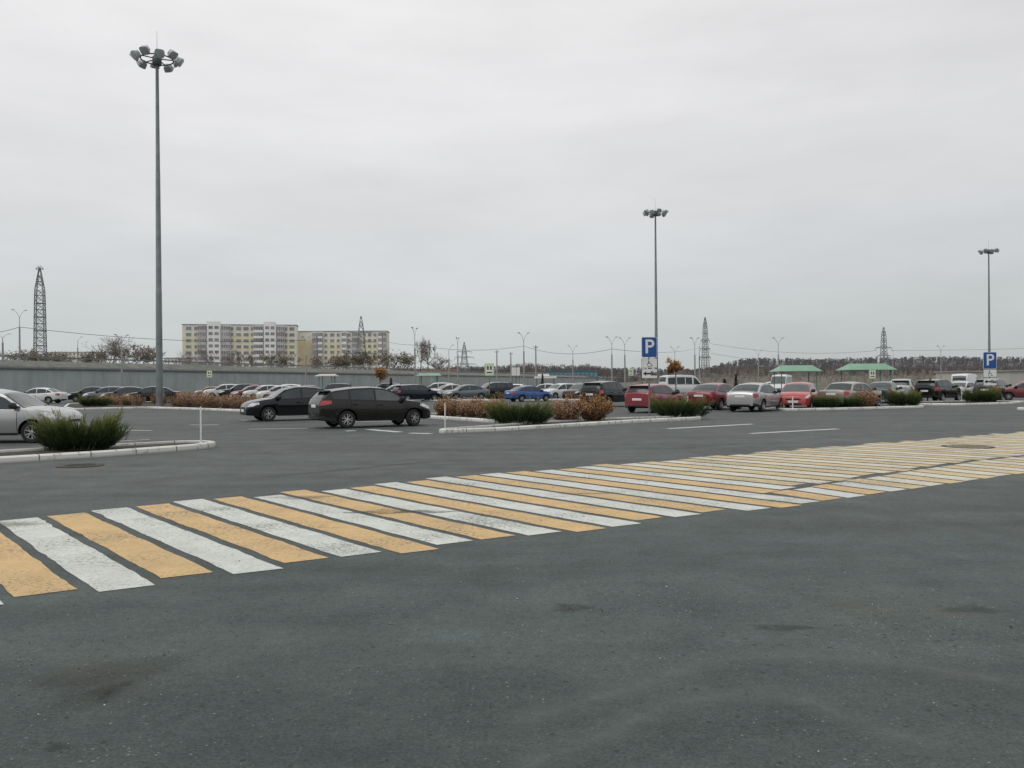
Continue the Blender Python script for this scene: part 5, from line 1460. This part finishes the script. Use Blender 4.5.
tree(K_B, 420, 240, 10.4, 1.0, 'tall leafless tree right beside the lamp, left of the pinkish fence', None, .85)
tree(K_A, 428, 246, 9.6, 2.9, 'tall leafless tree just left of the pinkish fence', None, .85)
tree(K_D, 438, 330, 8.5, .4, 'reddish thicket behind the pinkish fence', None, 1.6)

# round orange trees
def ball_tree(px, d, yt, label, seed):
    r = random.Random(seed); x = X(px, d); top = zat(px, yt, d); rad = .075 * d * .085 + .05 * d / 10 * .9
    rad = 6.2 / F_PX * d
    t = empty('ornamental_tree', (x, d, 0), 0, label, 'tree', 'round clipped orange trees in the car park')
    mb = MB(); mb.tube([(0, 0, 0), (.03, 0, top * .5), (0, 0, top - rad)], [.06, .05, .04], 7, True)
    for k in range(18):
        a = r.uniform(0, 6.28); mb.tube([(0, 0, top - 2 * rad + .1), (math.cos(a) * rad * .6, math.sin(a) * rad * .6, top - rad * r.uniform(.4, 1.3))], [.025, .01], 4, False)
    mb.build('trunk', M['bark'], t, smooth=40)
    cr = MB()
    lobes = [(Vector((r.gauss(0, .42), r.gauss(0, .42), r.gauss(0, .45))) * rad, rad * r.uniform(.35, .62)) for _ in range(16)]
    for k in range(1300):
        c, q = r.choice(lobes)
        p = Vector((r.gauss(0, 1), r.gauss(0, 1), r.gauss(0, 1))).normalized() * q * abs(r.gauss(.8, .3)) + c + Vector((0, 0, top - rad))
        l = r.uniform(.05, .10); u = Vector((r.uniform(-1, 1), r.uniform(-1, 1), r.uniform(-1, 1))).normalized() * l; v = u.orthogonal().normalized() * l * .6
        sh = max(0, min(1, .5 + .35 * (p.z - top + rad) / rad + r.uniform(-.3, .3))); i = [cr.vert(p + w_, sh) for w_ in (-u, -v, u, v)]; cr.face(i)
    cr.build('crown', M['orangeleaf'], t, shade=True)
ball_tree(380, 94, 366.5, 'small round orange tree left of centre, before the grey wall', 3)
ball_tree(675.5, 66, 361.5, 'small round orange tree before the white minibus, right of the blue parking sign', 4)

def conifer(px, d, yt, wpx, label, seed, z0=0.0):
    r = random.Random(seed); x = X(px, d); h = zat(px, yt, d) - z0; rad = wpx / 2 / F_PX * d
    t = empty('small_conifer', (x, d, z0), 0, label, 'conifer', 'small dark conifers in the car park')
    mb = MB(); mb.tube([(0, 0, 0), (0, 0, h * .97)], [.06, .01], 6); mb.build('trunk', M['bark'], t)
    cr = MB()
    for k in range(1300):
        u = r.random() ** 1.3; a = r.uniform(0, 6.28); q = rad * (1 - u) * r.uniform(.4, 1.1)
        p = Vector((math.cos(a) * q, math.sin(a) * q, .12 * h + u * h * .88)); dd = Vector((math.cos(a), math.sin(a), r.uniform(-.2, .9)))
        dd.normalize(); s = dd.cross(Vector((0, 0, 1))).normalized() * .03; l = r.uniform(.12, .25)
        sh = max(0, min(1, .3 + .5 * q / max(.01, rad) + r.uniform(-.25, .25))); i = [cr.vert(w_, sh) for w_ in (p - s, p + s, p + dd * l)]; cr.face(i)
    cr.build('foliage', M['conifer'], t, shade=True)
conifer(542.5, 86, 374.5, 6.5, 'small dark cone-shaped conifer under the white canopy', 1)
conifer(736, 78, 374.5, 6, 'slim dark conifer above the silver saloon', 2)
conifer(724.5, 80, 379.5, 12, 'low bushy dark conifer above the dark red saloon', 3)
conifer(391, 92, 378.5, 5, 'slim dark conifer right of the orange tree left of centre', 4)

# ------------------------------------------------------------------ woodland masses and far hills
def woods(name, label, mat, n, fx, fy, fz, hmin, hmax, seed, per=46, wq=.12):
    r = random.Random(seed); mb = MB()
    for k in range(n):
        y = fy(r); x = fx(r, y); z = fz(x, y) - .3; h = r.uniform(hmin, hmax) * (1 + .10 * math.sin(x * .045 + seed) + .06 * math.sin(x * .16))
        mb.tube([(x, y, z), (x + r.gauss(0, .3), y, z + h * .75)], [.13, .05], 3, False, r.uniform(.25, .8))
        wd = h * r.uniform(.17, .30); tone = r.uniform(-.22, .22)
        for q in range(per):
            u = r.random(); t = .12 + .85 * u ** .8
            ca = r.uniform(0, 6.28); cr_ = wd * math.sqrt(max(0.02, 1 - ((t - .52) / .52) ** 2)) * math.sqrt(r.random())
            p = Vector((x + math.cos(ca) * cr_, y + math.sin(ca) * cr_, z + h * t))
            d = Vector((math.cos(ca) * .55 + r.gauss(0, .25), math.sin(ca) * .3, r.uniform(.5, 1.1))).normalized(); l = r.uniform(.7, 1.6) * h / 9
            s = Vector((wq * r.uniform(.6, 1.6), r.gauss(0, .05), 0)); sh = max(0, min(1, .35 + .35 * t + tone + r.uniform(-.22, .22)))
            i = [mb.vert(w_, sh) for w_ in (p - s, p + s, p + d * l)]; mb.face(i)
    o = mb.build(name, M[mat], None, shade=True); tag(o, label, None, None, 'stuff'); return o
def gz(x, y): return plateau_z(x, y) if x < wall_x(y) else ground_z(x, y)
woods('woodland', 'brownish bare woodland behind the teal building in the middle distance', 'woods', 1100, lambda r, y: X(r.uniform(395, 700), y), lambda r: r.uniform(440, 580), gz, 4.6, 6.6, 1)
woods('woodland', 'purplish brown bare woodland on the right behind the shelters', 'woods', 1200, lambda r, y: X(r.uniform(655, 1120), y), lambda r: r.uniform(330, 540), gz, 3.2, 5.2, 2)
woods('shrubbery', 'brownish scrub on the rising field at the right', 'twig', 330, lambda r, y: X(r.uniform(640, 1100), y), lambda r: r.uniform(230, 330), gz, 1.5, 3.2, 4, 34, .09)
woods('shrubbery', 'thin grey scrub along the top of the embankment', 'twig', 260, lambda r, y: wall_x(y) - r.uniform(6, 30), lambda r: r.uniform(120, 420), gz, .8, 1.9, 6, 22, .05)
xs2 = [-900 + 25 * i for i in range(100)]; ys2 = [560 + 40 * i for i in range(14)]
grid_mesh('far_hills', xs2, ys2, hill_z, M['hill'])
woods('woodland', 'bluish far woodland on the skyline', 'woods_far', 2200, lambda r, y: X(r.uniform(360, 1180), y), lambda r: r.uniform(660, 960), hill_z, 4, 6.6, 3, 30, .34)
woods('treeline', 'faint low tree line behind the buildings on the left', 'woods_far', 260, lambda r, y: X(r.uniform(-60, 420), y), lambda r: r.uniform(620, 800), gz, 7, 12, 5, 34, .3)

# ------------------------------------------------------------------ the walking person
def person(px, d, label):
    S = 1.68
    t = empty('person', (X(px, d), d, 0), R(14), label, 'person')
    cm = mk('person_skin', (.42, .26, .19), .6)
    me = bpy.data.meshes.new('body'); bm = bmesh.new(); sk = bm.verts.layers.skin.verify()
    J = {}
    def add(n, p, r, parent=None):
        v = bm.verts.new(p); v[sk].radius = (r, r); J[n] = v
        if parent: bm.edges.new((J[parent], v))
    # facing -x-ish to the camera's left, mid-stride, right arm bent
    add('pelvis', (0, 0, .92), .135); J['pelvis'][sk].use_root = True
    add('waist', (0, 0, 1.08), .125, 'pelvis'); add('chest', (-.01, 0, 1.28), .145, 'waist'); add('neck0', (-.01, 0, 1.42), .07, 'chest'); add('neck', (-.02, 0, 1.48), .05, 'neck0')
    add('head0', (-.03, 0, 1.545), .075, 'neck'); add('head1', (-.03, 0, 1.61), .085, 'head0'); add('head2', (-.025, 0, 1.66), .06, 'head1')
    for s, k in ((1, 'l'), (-1, 'r')):
        st = .20 * s
        add('hip' + k, (0, .095 * s, .86), .10, 'pelvis'); add('knee' + k, (-.10 * s - .03, .10 * s, .48), .062, 'hip' + k); add('ank' + k, (-.17 * s + (.06 if s < 0 else 0), .10 * s, .09), .042, 'knee' + k)
        add('toe' + k, (-.17 * s - .16 + (.06 if s < 0 else 0), .11 * s, .045), .038, 'ank' + k)
        add('sh' + k, (-.01, .19 * s, 1.36), .066, 'chest'); add('elb' + k, (.05 * s, .245 * s, 1.10), .046, 'sh' + k)
        wx = (-.16, .19 * s, .98) if s < 0 else (-.12, .235 * s, .90)
        add('wri' + k, wx, .031, 'elb' + k)
        pal = (wx[0] - .03, wx[1], wx[2] - .06); add('palm' + k, pal, .032, 'wri' + k)
    bm.to_mesh(me); bm.free()
    o = bpy.data.objects.new('tmp', me); COL.objects.link(o)
    m = o.modifiers.new('s', 'SKIN'); m.use_smooth_shade = True
    m2 = o.modifiers.new('u', 'SUBSURF'); m2.levels = 2; m2.render_levels = 2
    bpy.context.view_layer.update(); dg = bpy.context.evaluated_depsgraph_get()
    full = bpy.data.meshes.new_from_object(o.evaluated_get(dg)); full.name = 'body'
    pp = {k: v for k, v in (('pl', (-.15, .235, .84)), ('pr', (-.19, -.19, .92)))}
    bpy.data.objects.remove(o)
    mats = [cm, mk('jacket_beige', (.24, .205, .175), .9, var=.5, scale=9), mk('trousers_dark', (.018, .018, .022), .9), mk('shoes_black', (.012, .012, .012), .6)]
    for mm in mats: full.materials.append(mm)
    for p in full.polygons:
        c = p.center
        if c.z > 1.47: k = 0
        elif c.z < .11: k = 3
        elif c.z < .80: k = 2
        elif abs(c.y) > .15 and c.z < .93 and c.x < -.10: k = 0
        else: k = 1
        p.material_index = k
    # fingers join the same mesh
    bm = bmesh.new(); bm.from_mesh(full)
    def seg(pts, r0):
        mb = MB(); mb.tube(pts, [r0, r0 * .95, r0 * .7], 6)
        vs = [bm.verts.new(v) for v in mb.v]
        for f in mb.f:
            try: bm.faces.new([vs[i] for i in f]).material_index = 0
            except ValueError: pass
    for s, c in ((1, pp['pl']), (-1, pp['pr'])):
        for q, ln in enumerate((.075, .085, .08, .062)):
            x0 = c[0] - .03 + q * .02
            seg([(x0, c[1], c[2] + .02), (x0 - .004, c[1] - s * .006, c[2] - ln * .5), (x0 + .004, c[1] - s * .022, c[2] - ln)], .0088)
        seg([(c[0] - .03, c[1], c[2] + .04), (c[0] - .055, c[1] - s * .012, c[2] + .015), (c[0] - .06, c[1] - s * .02, c[2] - .02)], .010)
    # nose, ears
    seg([(-.10, 0, 1.625), (-.125, 0, 1.60), (-.10, 0, 1.59)], .012)
    for s in (-1, 1): seg([(-.02, .082 * s, 1.63), (-.015, .092 * s, 1.61), (-.02, .082 * s, 1.585)], .012)
    bm.to_mesh(full); bm.free()
    b = bpy.data.objects.new('body', full); COL.objects.link(b); b.parent = t; full.shade_smooth()
    # skirted jacket hem
    mb = MB(); rows = []
    for (z, rx, ry) in ((.70, .185, .225), (.80, .18, .215), (.95, .165, .20), (1.10, .155, .19)):
        rows.append([mb.vert((rx * math.cos(2 * PI * k / 20), ry * math.sin(2 * PI * k / 20), z)) for k in range(20)])
    for r0, r1 in zip(rows, rows[1:]):
        for k in range(20): mb.face((r0[k], r0[(k + 1) % 20], r1[(k + 1) % 20], r1[k]))
    mb.build('jacket_hem', mats[1], b, smooth=60)
    r = random.Random(5); hb = MB()
    hb.lathe([(.03, 1.70), (.075, 1.695), (.096, 1.66), (.098, 1.62), (.088, 1.60)], 16, 'Z', (-.012, 0, 0)); hb.build('hair', mk('hair_fair', (.16, .11, .07), .7, var=.4, scale=30), b, smooth=60)
    mb = MB()
    for s in (-1, 1): mb.lathe([(.004, -.006), (.011, 0), (.004, .006)], 8, 'Y', (-.108, .03 * s, 1.625))
    mb.box((-.112, 0, 1.565), (.008, .045, .008)); mb.build('eyes_and_mouth', mats[3], b)
    mb = MB(); mb.box((-.20, -.19, 1.0), (.02, .12, .18)); mb.build('paper_sheet', M['signwhite'], None, loc=None)
    return t
tp = person(930.5, 58.3, 'person in a beige-grey jacket and dark trousers walking before the black crossover')
pap = bpy.data.objects.get('paper_sheet'); bpy.data.objects.remove(pap)
for o in bpy.data.objects:
    o.hide_render = False
